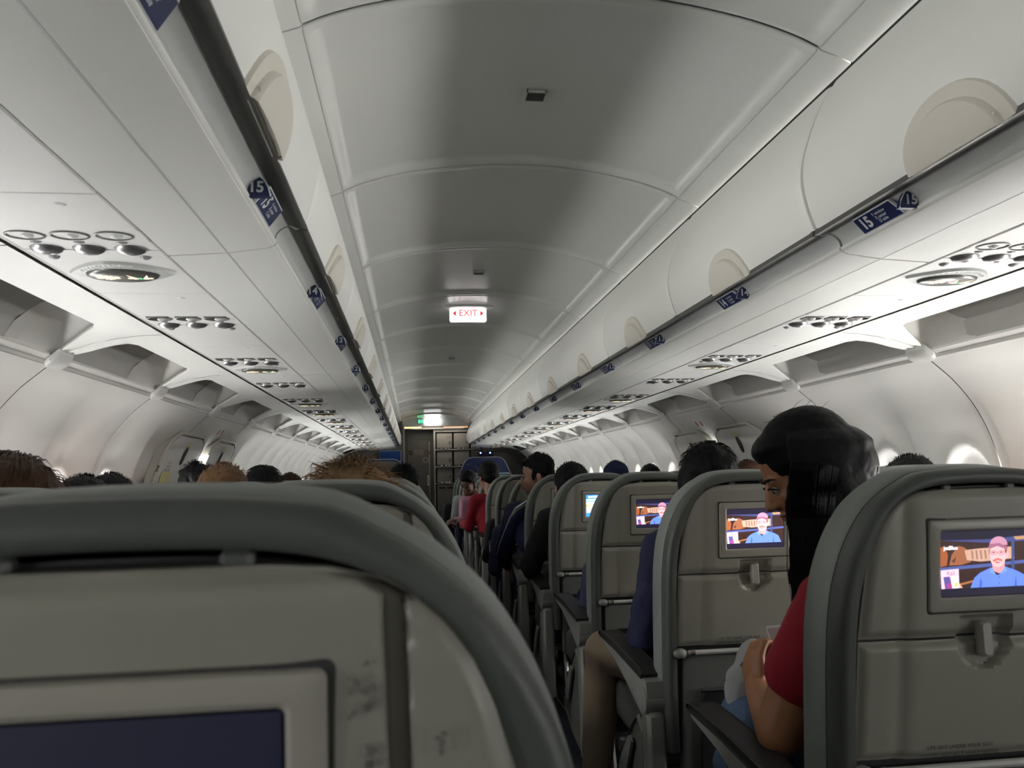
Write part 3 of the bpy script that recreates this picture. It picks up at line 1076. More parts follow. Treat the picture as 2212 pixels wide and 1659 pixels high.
# ---- pictures for the screens (flat emitted picture on the display plane)
PIC = {}
def pm(c, s=1.0):
    k = tuple(c) + (s,)
    if k not in PIC:
        PIC[k] = glow('picture_%02d' % len(PIC), c, s)
    return PIC[k]
def picture_man(parent, bright=1.0):
    m = MB(); mats = []
    def mi(c, s=1.0):
        mt = pm(c, s * bright)
        if mt not in mats: mats.append(mt)
        return mats.index(mt)
    lay = [0]
    def poly(pts, c, s=1.0):
        # pts in picture units: x 0..16, y 0..10 (y down)
        lay[0] += 1
        d = -.0137 - lay[0] * .000006
        vs = []
        for px, py in pts:
            x = -.080 + px * .01; z = 1.056 - py * .0104
            vs.append((x, yb(z) + d, z))
        m.add(vs, [tuple(range(len(vs)))], mi(c, s))
    def ell(cx, cy, rx, ry, c, s=1.0, n=20, a0=0, a1=2 * pi):
        poly([(cx + rx * math.cos(a0 + (a1 - a0) * k / n), cy + ry * math.sin(a0 + (a1 - a0) * k / n)) for k in range(n)], c, s)
    dk = (.010, .008, .022)
    poly([(.1, .1), (15.9, .1), (15.9, 9.9), (.1, 9.9)], dk)
    poly([(.1, 1.4), (15.9, 1.4), (15.9, 8.7), (.1, 8.7)], (.035, .016, .014))
    poly([(.1, 1.4), (8, 1.5), (15.9, 1.0), (15.9, 1.9), (8, 2.0)], (.05, .06, .20))
    poly([(12.5, 1.2), (15.9, 1.1), (15.9, 1.6), (13, 1.7)], (.45, .25, .12))
    # sacks on the shelf
    poly([(.1, 2.5), (.8, 2.3), (1.4, 3.6), (1.2, 5.2), (.1, 5.4)], (.32, .09, .03))
    poly([(2.0, 3.6), (3.2, 2.3), (4.2, 2.6), (5.4, 3.6), (5.3, 4.8), (3.6, 5.2), (1.6, 5.2)], (.30, .105, .05))
    poly([(4.2, 3.0), (6.8, 2.8), (12.6, 2.7), (12.8, 4.5), (7.0, 4.8), (4.6, 4.5)], (.55, .33, .24))
    for k in range(7):
        x = 5.3 + k * .75
        poly([(x, 3.1), (x + .28, 3.05), (x + .45, 4.4), (x + .2, 4.45)], (.28, .14, .11))
    poly([(2.0, 4.6), (2.8, 3.9), (2.5, 4.9)], (.1, .035, .02))
    # shelves
    poly([(.1, 5.5), (9, 5.1), (15.9, 4.7), (15.9, 5.2), (9, 5.6), (.1, 6.0)], (.075, .10, .30))
    poly([(12.2, 1.2), (12.7, 1.2), (12.8, 8), (12.3, 8)], (.05, .07, .2))
    poly([(1.5, 6.6), (9, 6.2), (9, 8.6), (1.5, 8.6)], (.03, .013, .011))
    poly([(3.2, 8.0), (7.5, 7.2), (7.5, 7.5), (3.4, 8.3)], (.35, .13, .05))
    # card with a drink sketch
    poly([(.15, 5.9), (3.2, 5.75), (3.3, 8.65), (.3, 8.7)], (.9, .55, .72))
    poly([(2.0, 6.9), (3.2, 6.8), (3.3, 8.6), (2.1, 8.65)], (.95, .85, .95))
    poly([(.6, 6.9), (1.7, 6.85), (2.15, 8.65), (.9, 8.7)], (.10, .08, .28))
    poly([(1.1, 7.9), (1.9, 7.8), (2.1, 8.65), (1.2, 8.7)], (.35, .05, .25))
    poly([(2.5, 7.8), (3.1, 7.8), (3.1, 8.45), (2.5, 8.45)], (1.0, .55, .15))
    poly([(3.3, 7.9), (3.9, 8.65), (3.3, 8.65)], (.75, .38, .30))
    # shirt
    sh = (.12, .22, .85)
    poly([(5.2, 8.7), (5.9, 7.2), (6.8, 6.5), (8.6, 5.8), (11.2, 5.7), (13.2, 6.4), (14.4, 7.0), (15.2, 8.7)], sh)
    poly([(6.9, 7.2), (7.2, 7.9), (7.1, 8.7), (6.7, 8.7)], (.06, .10, .55))
    poly([(13.0, 7.0), (13.2, 8.7), (12.8, 8.7)], (.06, .10, .55))
    poly([(8.9, 6.1), (10.8, 6.1), (10.1, 6.9), (9.6, 6.9)], (.02, .015, .03))
    # neck, face
    poly([(8.9, 5.0), (11.1, 5.0), (11.0, 6.3), (10.1, 6.7), (9.0, 6.2)], (.62, .30, .32))
    ell(9.9, 3.9, 1.42, 1.85, (.85, .45, .47))
    ell(11.45, 3.9, .35, .5, (.8, .4, .42))
    poly([(11.0, 2.4), (11.5, 2.5), (11.4, 3.7), (11.1, 3.6)], (.22, .07, .05))
    # shaded side, moustache, mouth, glasses
    poly([(9.0, 4.65), (9.9, 4.35), (10.7, 4.65), (10.6, 4.9), (9.9, 4.7), (9.2, 4.95)], (.55, .14, .10))
    poly([(9.4, 4.95), (10.3, 4.95), (10.0, 5.15), (9.6, 5.15)], (.5, .08, .12))
    for cx in (9.15, 10.45):
        ell(cx, 3.55, .55, .36, (.35, .13, .14))
        ell(cx, 3.55, .48, .29, (.72, .38, .42))
        ell(cx, 3.5, .2, .1, (.12, .05, .05))
    poly([(9.7, 3.45), (9.95, 3.45), (9.95, 3.55), (9.7, 3.55)], (.3, .1, .12))
    # cap
    ell(10.0, 2.45, 1.55, 1.35, (.52, .25, .36), n=16, a0=pi, a1=2 * pi + .2)
    poly([(8.2, 2.7), (8.6, 2.2), (10.2, 2.1), (11.6, 2.9), (11.4, 3.15), (9.8, 2.55), (8.4, 2.95)], (.33, .12, .2))
    # collar lines and buttons
    poly([(8.7, 5.75), (9.0, 5.9), (9.6, 6.9), (8.4, 6.5)], (.17, .30, .95))
    poly([(11.2, 5.6), (11.0, 5.9), (10.1, 6.9), (11.5, 6.4)], (.17, .30, .95))
    for y in (7.2, 8.2): ell(10.1, y, .09, .11, (.03, .05, .25), n=8)
    w_ = pm((.9, .9, .95), bright)
    if w_ not in mats: mats.append(w_)
    z = 1.056 - 2.6 * .0104
    add_text(m, 'jetBlue', .0085, (-.080 + .018, yb(z) - .0145, z), (1, 0, 0), (0, -.13, 1), mats.index(w_), bold=.03)
    b_ = pm((.25, .08, .14), bright)
    if b_ not in mats: mats.append(b_)
    z = 1.056 - 6.4 * .0104
    add_text(m, 'Rail', .0095, (-.080 + .018, yb(z) - .0145, z), (1, .0, .05), (0, -.13, 1), mats.index(b_))
    return m.build('picture', mats, parent, recalc=False)

def picture_menu(parent):
    m = MB(); mats = [pm((.02, .18, .9), 1.2), pm((.75, .85, 1), 1.1), pm((1, .35, .1), 1), pm((.9, .95, 1), 1.2), pm((.1, .45, 1), 1), pm((.45, .5, .95), 1)]
    lay = 0
    def rect(x0, x1, y0, y1, mi):
        nonlocal lay
        lay += 1
        d = -.0137 - lay * .00001
        vs = []
        for px, py in ((x0, y0), (x1, y0), (x1, y1), (x0, y1)):
            x = -.080 + px * .01; z = 1.056 - py * .0104
            vs.append((x, yb(z) + d, z))
        m.add(vs, [(0, 1, 2, 3)], mi)
    rect(.1, 15.9, .1, 9.9, 0); rect(.1, 15.9, 1.9, 8.2, 1); rect(.1, 15.9, 4.3, 5.6, 2); rect(.1, 15.9, 6.0, 8.2, 5)
    rect(.1, 15.9, 2.6, 3.1, 4); rect(1, 15, 4.7, 5.2, 3)
    z = 1.056 - 1.0 * .0104
    add_text(m, 'ENTERTAINMENT', .0125, (-.020, yb(z) - .0145, z), (1, 0, 0), (0, -.13, 1), 3, bold=.03)
    return m.build('picture', mats, parent, recalc=False)

def plain_display(parent, c, s):
    m = MB()
    vs = [(x, yb(z) - .0138, z) for x, z in ((-.078, .954), (.078, .954), (.078, 1.054), (-.078, 1.054))]
    m.add(vs, [(0, 1, 2, 3)])
    return m.build('picture', glow('display_navy', c, s), parent, recalc=False)

protos = {0: make_seat(0), -1: make_seat(-1), 1: make_seat(1)}
used = set()
XS = {'A': -1.54, 'B': -1.03, 'C': -.52, 'D': .515, 'E': 1.03, 'F': 1.54}
POS = {'A': 'window seat left', 'B': 'middle seat left', 'C': 'aisle seat left', 'D': 'aisle seat right', 'E': 'middle seat right', 'F': 'window seat right'}
def row_y(n, side):
    return (1.20 if side == 'R' else .42 + .864 * 0) + .864 * ((15 - n) if side == 'R' else (16 - n))
seats = {}
for letter in 'CDBEAF':
    side = 'L' if letter in 'ABC' else 'R'
    for n in range(16 if side == 'L' else 15, 0, -1):
        a = {'C': 1, 'D': -1}.get(letter, 0)
        if a in used:
            o = copy_tree(protos[a])
        else:
            o = protos[a]; used.add(a)
        o.location = (XS[letter], row_y(n, side), 0)
        k = (16 - n) if side == 'L' else (15 - n)
        extra = ''
        tag(o, 'grey passenger seat, %s of the aisle, %s row ahead of the camera' % (POS[letter], ORD[k]), 'seat', 'airline seats %s of the aisle' % ('left' if side == 'L' else 'right'))
        seats[letter, n] = o
seats['C', 16]['label'] = 'large blurred grey seat back filling the lower left, directly in front of the camera'
seats['D', 15]['label'] = 'nearest aisle seat on the right, its screen showing a man in blue shirt'
seats['D', 14]['label'] = 'aisle seat behind the girl\'s face, second right of the aisle, its screen showing the man'
seats['D', 14]['label'] = 'second aisle seat right of the aisle, its screen partly hidden by the long-haired girl'
seats['D', 13]['label'] = 'third aisle seat right of the aisle, left half of the man visible on its screen'
seats['D', 12]['label'] = 'fourth aisle seat right of the aisle, with a bright blue menu on its screen'
def scr(o): return [c for c in o.children if c.name.startswith('screen') and 'bezel' not in c.name][0]
for n, br in ((15, .62), (14, .95), (13, .75)):
    picture_man(scr(seats['D', n]), br)
picture_menu(scr(seats['D', 12]))
plain_display(scr(seats['C', 16]), (.006, .008, .035), .16)
# printed safety text low on the tray tables of the near seats
m = MB()
z = .718
add_text(m, 'LIFE VEST UNDER YOUR SEAT', .0085, (-.045, yb(z) - .0136, z), (1, 0, 0), (0, -.13, 1))
add_text(m, 'FASTEN SEAT BELT WHILE SEATED', .0085, (-.045, yb(z - .012) - .0136, z - .012), (1, 0, 0), (0, -.13, 1))
sm = m.mesh('printed_text', MT['thread'])
for n in (15, 14, 13):
    tt = [c for c in seats['D', n].children if c.name.startswith('tray_table')][0]
    link(D.objects.new('printed_text', sm), tt)
# scuffs on the nearest shell
random.seed(3)
us = [c for c in seats['C', 16].children if c.name.startswith('upper_shell')][0]
def scuff(cx, cz, w_, h_, n, seed):
    random.seed(seed)
    m = MB()
    for k in range(n):
        x = cx + random.uniform(-w_, w_); z = cz + random.uniform(-h_, h_)
        r = random.uniform(.0006, .0024)
        pts = [(x + r * random.uniform(.5, 1.4) * math.cos(a), z + r * random.uniform(.6, 1.6) * math.sin(a)) for a in [2 * pi * j / 7 for j in range(7)]]
        m.add([(px, yb(pz) - .0142, pz) for px, pz in pts], [tuple(range(7))])
    m.build('scuff_mark', MT['shroud'], us, recalc=False)
scuff(.115, 1.062, .006, .014, 16, 2)
scuff(.119, 1.030, .003, .006, 8, 5)
scuff(.152, 1.035, .003, .006, 6, 6)

# ================================================================== CEILING FIXTURES
for y, lab in ((2.28, 'small dark square vent nearest the camera in the ceiling panel'), (4.41, 'small dark ceiling vent just behind the lit exit sign'), (7.70, 'small dark ceiling vent beyond the hanging exit sign')):
    o = empty('ceiling_vent', (0, y, 0), lab, 'vent', 'ceiling vents')
    m = MB()
    m.box(-.030, .030, -.030, .030, 2.303, 2.312, .001)
    m.box(-.030, .030, -.030, -.027, 2.296, 2.306); m.box(-.030, .030, .027, .030, 2.296, 2.306)
    m.box(-.030, -.027, -.030, .030, 2.296, 2.306); m.box(.027, .030, -.030, .030, 2.296, 2.306)
    m.build('vent_frame', MT['rail'], o)
    m = MB()
    for k in range(6):
        m.box(-.027, .027, -.025 + k * .009, -.020 + k * .009, 2.297, 2.305)
    m.build('vent_louvre', MT['gasket'], o)

def exit_sign(y, z, lab, withtext=True, wdt=.125, hgt=.046):
    o = empty('exit_sign', (0, y, 0), lab, 'sign', 'exit signs')
    m = MB()
    if withtext:
        n = 28
        m.loft([[(.175 * math.cos(2 * pi * k / n) * s_, .085 * math.sin(2 * pi * k / n) * s_, 2.304 - h) for k in range(n)] for s_, h in ((1.0, .0), (.99, .006), (.9, .014), (.5, .016))], cap1=True)
        m.build('sign_base', MT['ceiling'], o)
    m = MB()
    m.box(-wdt, wdt, -.014, .014, z - hgt, z + hgt, .008)
    s = m.build('sign_body', MT['exitglow' if withtext else 'backglow'], o, 30)
    if withtext:
        m = MB()
        add_text(m, 'EXIT', .062, (0, -.0152, z + .012), (1, 0, 0), (0, 0, 1), bold=.006)
        for sg in (-1, 1):
            m.add([(sg * .082, -.0152, z + .03), (sg * .082, -.0152, z - .008), (sg * .105, -.0152, z + .011)], [(0, 1, 2)])
        m.build('lettering', MT['red'], o, recalc=False)
        m = MB()
        add_text(m, 'SALIDA', .026, (0, -.0152, z - .033), (1, 0, 0), (0, 0, 1))
        m.build('small_lettering', glow('faint_print', (1, .6, .62), .35), o, recalc=False)
        m = MB()
        m.box(-.12, -.06, -.012, .012, z - hgt - .010, z - hgt - .004); m.box(.05, .115, -.012, .012, z - hgt - .010, z - hgt - .004)
        m.build('sign_clips', MT['clip'], o)
    return o
exit_sign(5.33, 2.243, 'glowing white exit sign with red letters hanging from the middle of the ceiling')
exit_sign(15.40, 2.215, 'blank white glowing sign over the far end of the aisle', False, .145, .048)

# ================================================================== FORWARD END
m = MB()
# arch header above the aisle and dark side bulkheads with an opening
hd = [(-.80, 2.13), (.80, 2.13), (.80, 2.2)] + [(x, z + .05) for x, z in cprof[::-1]] + [(-.80, 2.2)]
m.prism(hd, 15.45, 15.49)
wf_ = m.build('wall_front', MT['ceiling'], kind='structure')
m = MB(); m.box(-.85, .85, 15.47, 15.50, 2.07, 2.14, .004)
m.build('header_beam', MT['darkwall'], wf_)
m = MB()
m.box(-1.9, -.575, 14.95, 15.0, 0, 2.3); m.box(-.60, -.56, 14.93, 15.5, 0, 2.14, .006)
m.build('side_bulkhead', MT['darkwall'], wf_)
m = MB()
m.box(.95, 1.9, 15.35, 15.4, 0, 2.3)
m.add([(.70, 15.2, 0), (1.9, 15.2, 0), (1.9, 15.2, 1.0), (1.72, 15.2, 1.25), (1.42, 15.2, 1.56), (1.36, 15.2, 1.59), (.98, 15.2, 1.61), (.70, 15.2, 1.61)], [tuple(range(8))])
o = m.build('side_bulkhead', MT['darkwall'], wf_)
m = MB(); m.box(-.60, -.54, 15.0, 15.45, 0, 2.12, .01)
m.build('entry_jamb', MT['cartline'], wf_)
m = MB(); m.box(-1.95, 1.95, 17.0, 17.05, 0, 2.4)
m.build('end_panel', MT['darkwall'], wf_)
m = MB(); m.box(-1.95, 1.95, 15.0, 17, 2.34, 2.38); m.box(-.9, .9, 15.5, 17, 2.15, 2.18)
m.build('entry_ceiling', MT['darkwall'], wf_)
# aft closing wall far behind the camera
m = MB(); m.box(-1.95, 1.95, -2.45, -2.4, 0, 2.4)
m.build('wall_back', MT['bin'], kind='structure')

for x0, x1, mt, lab in ((-.555, -.215, 'amber', 'amber glowing strip light left above the forward door'), (.20, .68, 'amberdim', 'dim orange strip light right above the galley')):
    o = empty('ceiling_light', ((x0 + x1) / 2, 15.44, 0), lab, 'light', 'amber strip lights at the far end')
    h = (x1 - x0) / 2
    m = MB(); m.box(-h - .008, h + .008, -.004, .03, 2.083, 2.129, .003); m.build('light_housing', MT['darkwall'], o)
    m = MB(); m.box(-h, h, -.010, .0, 2.089, 2.123, .003); m.build('light_diffuser', MT[mt], o)

# green occupied sign
o = empty('lavatory_sign', (-.225, 15.44, 2.225), 'green glowing lavatory sign of small figures at the far end', 'sign')
m = MB(); m.box(-.055, .055, -.006, .01, -.048, .048, .003); m.build('sign_plate', MT['darkwall'], o)
m = MB()
for x in (-.036, .0, .036):
    m.ellipsoid((x, -.009, .028), (.008, .003, .009), 8, 6)
    if x != 0:
        m.box(x - .011, x + .011, -.011, -.007, -.008, .017, .003); m.box(x - .008, x - .002, -.011, -.007, -.040, -.006); m.box(x + .002, x + .008, -.011, -.007, -.040, -.006)
    else:
        m.add([(x - .012, -.009, -.010), (x + .012, -.009, -.010), (x, -.009, .020)], [(0, 1, 2)]); m.box(x - .005, x + .005, -.011, -.007, -.036, -.010)
m.build('figures', MT['green'], o, recalc=False)

# forward door (grey laminate) with placards
dr = empty('door_1', (0, 15.9, 0), kind='structure')
m = MB(); m.box(-.56, .02, 0, .04, 0, 2.12, .004); m.build('door_frame', MT['door'], dr)
m = MB(); m.box(-.50, -.05, -.012, .002, .02, 1.90, .008); m.build('door_leaf', MT['door'], dr)
m = MB(); m.box(-.075, -.05, -.016, -.008, .3, 1.86, .003); m.build('hinge_strip', MT['cartline'], dr)
def disc(m, x, z, r, y, n=18, mi=0): m.add([(x + r * math.cos(2 * pi * k / n), y, z + r * math.sin(2 * pi * k / n)) for k in range(n)], [tuple(range(n))], mi)
m = MB()
m.prism(oval(-.43, 1.64, .052, .048, 20, 2), -.016, -.010, 0); disc(m, -.43, 1.64, .046, -.017, mi=1); m.box(-.465, -.395, -.0185, -.0172, 1.634, 1.646, mi=0)
m.build('no_entry_placard', [MT['print'], MT['gap']], dr, recalc=False)
m = MB()
m.prism(oval(-.10, 1.64, .052, .048, 20, 2), -.016, -.010, 0); disc(m, -.10, 1.64, .043, -.017, mi=1)
m.add([(-.13, -.0172, 1.672), (-.122, -.0172, 1.678), (-.07, -.0172, 1.608), (-.078, -.0172, 1.602)], [(0, 1, 2, 3)], 0)
m.box(-.108, -.092, -.0180, -.0172, 1.61, 1.665, mi=0)
m.build('no_smoking_placard', [MT['gap'], MT['print']], dr, recalc=False)
m = MB()
m.box(-.36, -.18, -.014, -.011, 1.59, 1.70, .002)
m.build('text_placard', MT['print'], dr)
m = MB()
for k in range(4): add_text(m, ('EMERGENCY', 'EXIT ONLY', 'NO SMOKING', 'IN LAVATORY')[k], .022, (-.27, -.0155, 1.675 - k * .024), (1, 0, 0), (0, 0, 1))
m.build('placard_print', MT['darkwall'], dr, recalc=False)
m = MB()
m.prism(oval(-.135, 1.49, .058, .054, 22, 2), -.018, -.010, 0); disc(m, -.135, 1.49, .048, -.019, mi=1); disc(m, -.135, 1.49, .018, -.020, mi=2)
m.build('round_lock', [MT['cartline'], MT['print'], MT['gap']], dr, recalc=False)
m = MB(); m.tube([(-.09, -.03, 1.02), (-.09, -.03, 1.16)], .009, 8); m.box(-.11, -.07, -.02, -.008, .99, 1.19, .003)
m.build('door_handle', MT['metal'], dr)

# galley with trolleys and containers
g = empty('galley_unit', (0, 15.6, 0), 'dark galley unit with stacked metal containers at the far end of the aisle', 'galley')
m = MB()
m.box(.015, .05, -.02, .5, 0, 2.10, .004); m.box(.05, .95, -.01, .5, 2.02, 2.10, .004)
m.box(.05, .95, .12, .14, 0, 2.05)
m.build('galley_frame', MT['cartline'], g)
m = MB(); m.box(.05, .95, .10, .118, 0, 2.02); m.build('galley_back', MT['gap'], g)
for z in (1.675, 1.345, 1.02):
    m = MB(); m.box(.05, .95, -.02, .12, z - .012, z + .012, .003); m.build('galley_shelf', MT['cartline'], g)
rows_ = [(1.70, 1.995), (1.372, 1.655), (1.045, 1.325)]
first = None
for z0, z1 in rows_:
    for x0, x1 in ((.075, .375), (.41, .71), (.74, .93)):
        m = MB(); m.box(x0, x1, 0, .1, z0, z1, .008)
        m.box(x0 + .02, x1 - .02, -.004, .002, z0 + .02, z0 + .035, .002)
        c_ = m.build('galley_container', MT['cart'], g)
        m = MB(); m.prism(oval(x1 - .045, (z0 + z1) / 2 - .03, .028, .028, 14, 2), -.012, .0); m.build('container_latch', MT['shroud'], c_)
        m = MB()
        for q in (.3, .6, .8): m.box(x0 + (x1 - x0) * q - .02, x0 + (x1 - x0) * q + .02, -.03, -.01, z0 - .014, z0 + .012, .004)
        m.build('retainer', MT['metal'], c_)
m = MB(); m.box(.27, .35, -.003, 0, 1.90, 1.94); m.box(.09, .16, -.003, 0, 1.875, 1.885); m.build('container_label', MT['print'], g)
for x0, x1 in ((.075, .40), (.43, .75)):
    m = MB(); m.box(x0, x1, -.02, .1, .06, .995, .01)
    t_ = m.build('galley_trolley', MT['cart'], g)
    m = MB(); m.box(x0 + .03, x1 - .17, -.035, -.018, .93, .965, .005); m.box(x0 + .19, x1 - .02, -.035, -.018, .93, .965, .005); m.build('trolley_handle', MT['gap'], t_)
    m = MB()
    for k in range(5): m.box(x0 + .03, x1 - .03, -.023, -.018, .25 + k * .12, .256 + k * .12)
    m.build('trolley_ribs', MT['shroud'], t_)
o = empty('indicator_lights', (0, 15.1, 0), 'pair of small blue glowing lights above the right divider', 'light')
m = MB(); m.box(.83, 1.13, .0, .03, 1.47, 1.60, .004); m.build('light_panel', MT['gap'], o)
for x in (.885, 1.065):
    m = MB(); m.ellipsoid((x, -.005, 1.585), (.014, .008, .014), 10, 6); m.build('blue_lamp', MT['bluedot'], o)
    m = MB(); m.box(x - .02, x + .02, -.012, .004, 1.50, 1.565, .003); m.build('jumpseat_clip', MT['navy'], o)

# class dividers behind the first row
def divider(cx, lab, stripes=True, panelmat='blue'):
    o = empty('cabin_divider', (cx, 14.45, 0), lab, 'divider', 'blue cabin dividers at row one')
    ol = [(-.555, .0), (-.535, .70), (-.505, 1.02), (-.455, 1.20), (-.385, 1.36), (-.345, 1.43), (-.29, 1.470), (-.22, 1.485), (.22, 1.485), (.29, 1.470), (.345, 1.43), (.385, 1.36), (.455, 1.20), (.505, 1.02), (.535, .70), (.555, .0)]
    m = MB(); m.prism(ol, 0, .03); m.build('divider_panel', MT[panelmat], o)
    m = MB(); m.tube([(x, .012, z) for x, z in ol], .011, 8); m.build('divider_rim', MT['rim'], o)
    def xw(z): return lerp_poly([(b, a) for a, b in ol[len(ol) // 2:]][::-1], z) - .012
    m = MB()
    for z0, z1 in ((1.178, 1.208), (1.085, 1.115)):
        m.add([(-xw(z0), -.002, z0), (xw(z0), -.002, z0), (xw(z1), -.002, z1), (-xw(z1), -.002, z1)], [(0, 1, 2, 3)])
    if stripes: m.build('pale_stripe', MT['paleblue'], o, recalc=False)
    m = MB()
    random.seed(4)
    for x, z in ((-.33, 1.36), (-.30, 1.36), (-.17, 1.315), (-.145, 1.315), (-.13, 1.27)):
        disc(m, x, z, .006, -.002, 8)
    if stripes: m.build('star_dots', MT['rail'], o, recalc=False)
    return o
divider(.905, 'dark blue cabin divider with pale stripes and white rim on the right')
divider(-.965, 'grey and blue cabin divider with rounded white rim on the left', False, 'shroud')
m = MB()
ol = [(-.37, 1.40), (-.345, 1.435), (-.29, 1.470), (-.22, 1.483), (.22, 1.483), (.29, 1.470), (.345, 1.435), (.37, 1.40), (.33, 1.42), (.28, 1.445), (.2, 1.455), (-.2, 1.455), (-.28, 1.445), (-.33, 1.42)]
dvl = [o for o in SC.objects if o.name.startswith('cabin_divider')][1]
m.prism(ol, -.003, .0); m.build('blue_band', MT['blue'], dvl)
o = empty('wall_poster', (0, 14.9, 0), 'bright blue panel on the left bulkhead under the bin end', 'panel')
m = MB(); m.box(-1.0, -.60, 0, .02, 1.45, 1.66, .003); m.build('poster_board', MT['rim'], o)
m = MB(); m.box(-.99, -.61, -.004, 0, 1.46, 1.65, .001); m.build('poster_face', mat('poster_blue', (.01, .09, .42), .4), o)

# ================================================================== EMERGENCY EXIT HATCHES over the wings
def wall_x(z):
    return lerp_poly(sorted([(b, a) for a, b in wall_pts]), z)
def hatch(sx, yc, lab, yl):
    o = empty('exit_hatch', (0, yc, 0), lab, 'exit hatch', 'overwing exit hatches on the %s' % ('left' if sx < 0 else 'right'))
    zs = [.62 + (1.43 - .62) * i / 24 for i in range(25)]
    def hwf(z): return .345 if z < 1.33 else .345 - .07 * (1 - math.sqrt(max(0, 1 - ((z - 1.33) / .10) ** 2)))
    m = MB()
    S = [-1, -.98, -.9, -.5, 0, .5, .9, .98, 1]
    def fn(u, v):
        z = zs[v]; q = .004 if abs(S[u]) > .99 or v == 24 else .020
        return (sx * (wall_x(z) - q), S[u] * hwf(z), z)
    m.grid(len(S), len(zs), fn)
    h = m.build('hatch_panel', MT['wall'], o, 40)
    m = MB()
    pts = [(sx * (wall_x(z) - .012), -hwf(z) - .012, z) for z in zs] + [(sx * (wall_x(z) - .012), hwf(z) + .012, z) for z in zs[::-1]]
    pts = [(sx * (wall_x(z) - .010), -hwf(z) - .014, z) for z in zs[:-1]] + [(sx * (wall_x(1.445) - .010), -hwf(1.43) + .02, 1.445), (sx * (wall_x(1.445) - .010), hwf(1.43) - .02, 1.445)] + [(sx * (wall_x(z) - .010), hwf(z) + .014, z) for z in zs[-2::-1]]
    m.tube(pts, .010, 6)
    m.loft([pts, [(px + sx * .05, py, pz) for px, py, pz in pts]], closed=False)
    m.build('hatch_frame', MT['handle'], o, 60)
    def P(y, z, q=.024): return (sx * (wall_x(z) - q), y, z)
    # teardrop grip recess
    m = MB()
    tear = [(.030 * math.sin(a) * (1 - .0 * a), 1.335 + .038 * math.cos(a) - (.03 if math.cos(a) < -.6 else 0)) for a in [2 * pi * k / 16 for k in range(16)]]
    m.loft([[P(y, z, .0235) for y, z in tear], [P(y * .9, 1.335 + (z - 1.335) * .9, .026) for y, z in tear]], cap1=True)
    m.build('grip_recess', MT['gap'], h)
    m = MB()
    for k in range(3): m.loft([[P(-.06, 1.402 - k * .012), P(.05, 1.402 - k * .012)], [P(-.06, 1.396 - k * .012), P(.05, 1.396 - k * .012)]], closed=False)
    m.loft([[P(yl * .22 - .09, 1.225), P(yl * .22 + .09, 1.225)], [P(yl * .22 - .09, 1.10), P(yl * .22 + .09, 1.10)]], closed=False)
    m.build('yellow_label', MT['yellow'], h, recalc=False)
    m = MB()
    for k, t in enumerate(('PULL', 'DOWN', 'PUSH OUT')):
        z = 1.275 - k * .020
        v, f = text_geo(t, .020)
        m.add([P(yl * .22 + (a if sx < 0 else -a), z + b, .0245) for a, b, _ in v], f)
    m.build('stencil_text', MT['print'], h, recalc=False)
    return o
for sx, side in ((-1, 'left'), (1, 'right')):
    hatch(sx, 5.03, 'nearer cream emergency exit hatch in the %s wall with dark grip' % side, -1)
    hatch(sx, 5.92, 'farther cream emergency exit hatch in the %s wall with dark grip' % side, -1)
    o = empty('wall_exit_light', (0, 5.475, 0), 'lit white exit box between the two hatches in the %s wall' % side, 'sign', 'wall exit lights')
    m = MB()
    m.loft([[(sx * (wall_x(z) - q), y * s_, z) for y, z in ((-.085, 1.235), (.085, 1.235), (.085, 1.34), (-.085, 1.34))] for q, s_ in ((.0, 1), (.028, 1), (.033, .92))], cap1=True)
    m.build('light_box', MT['hatchglow'], o)
    m = MB()
    v, f = text_geo('EXIT', .03)
    m.add([(sx * (wall_x(1.29) - .0345), (a if sx < 0 else -a), 1.29 + b) for a, b, _ in v], f)
    m.build('lettering', glow('pale_exit_text', (1, .75, .75), .6), o, recalc=False)
    m = MB()
    for a, b in ((-.05, 1.50), (.03, 1.505)):
        m.loft([[(sx * (wall_x(b) - .021), a, b), (sx * (wall_x(b) - .021), a + .02, b)], [(sx * (wall_x(b - .03) - .021), a + .01, b - .03), (sx * (wall_x(b - .03) - .021), a + .03, b - .03)]], closed=False)
    m.build('arrow_marks', MT['red_cloth'], o, recalc=False)

# ================================================================== PEOPLE
def capsule(mb, p0, r0, p1, r1, n=14):
    p0 = Vector(p0); p1 = Vector(p1)
    ax = (p1 - p0)
    L = ax.length
    if L < 1e-6: ax = Vector((0, 0, 1))
    ax.normalize()
    pts = []; rr = []
    for k in range(5):
        a = pi / 2 * (1 - k / 4)
        pts.append(p0 - ax * (r0 * math.sin(a))); rr.append(max(r0 * math.cos(a), .0004))
    for k in range(5):
        a = pi / 2 * k / 4
        pts.append(p1 + ax * (r1 * math.sin(a))); rr.append(max(r1 * math.cos(a), .0004))
    mb.tube(pts, rr, n)

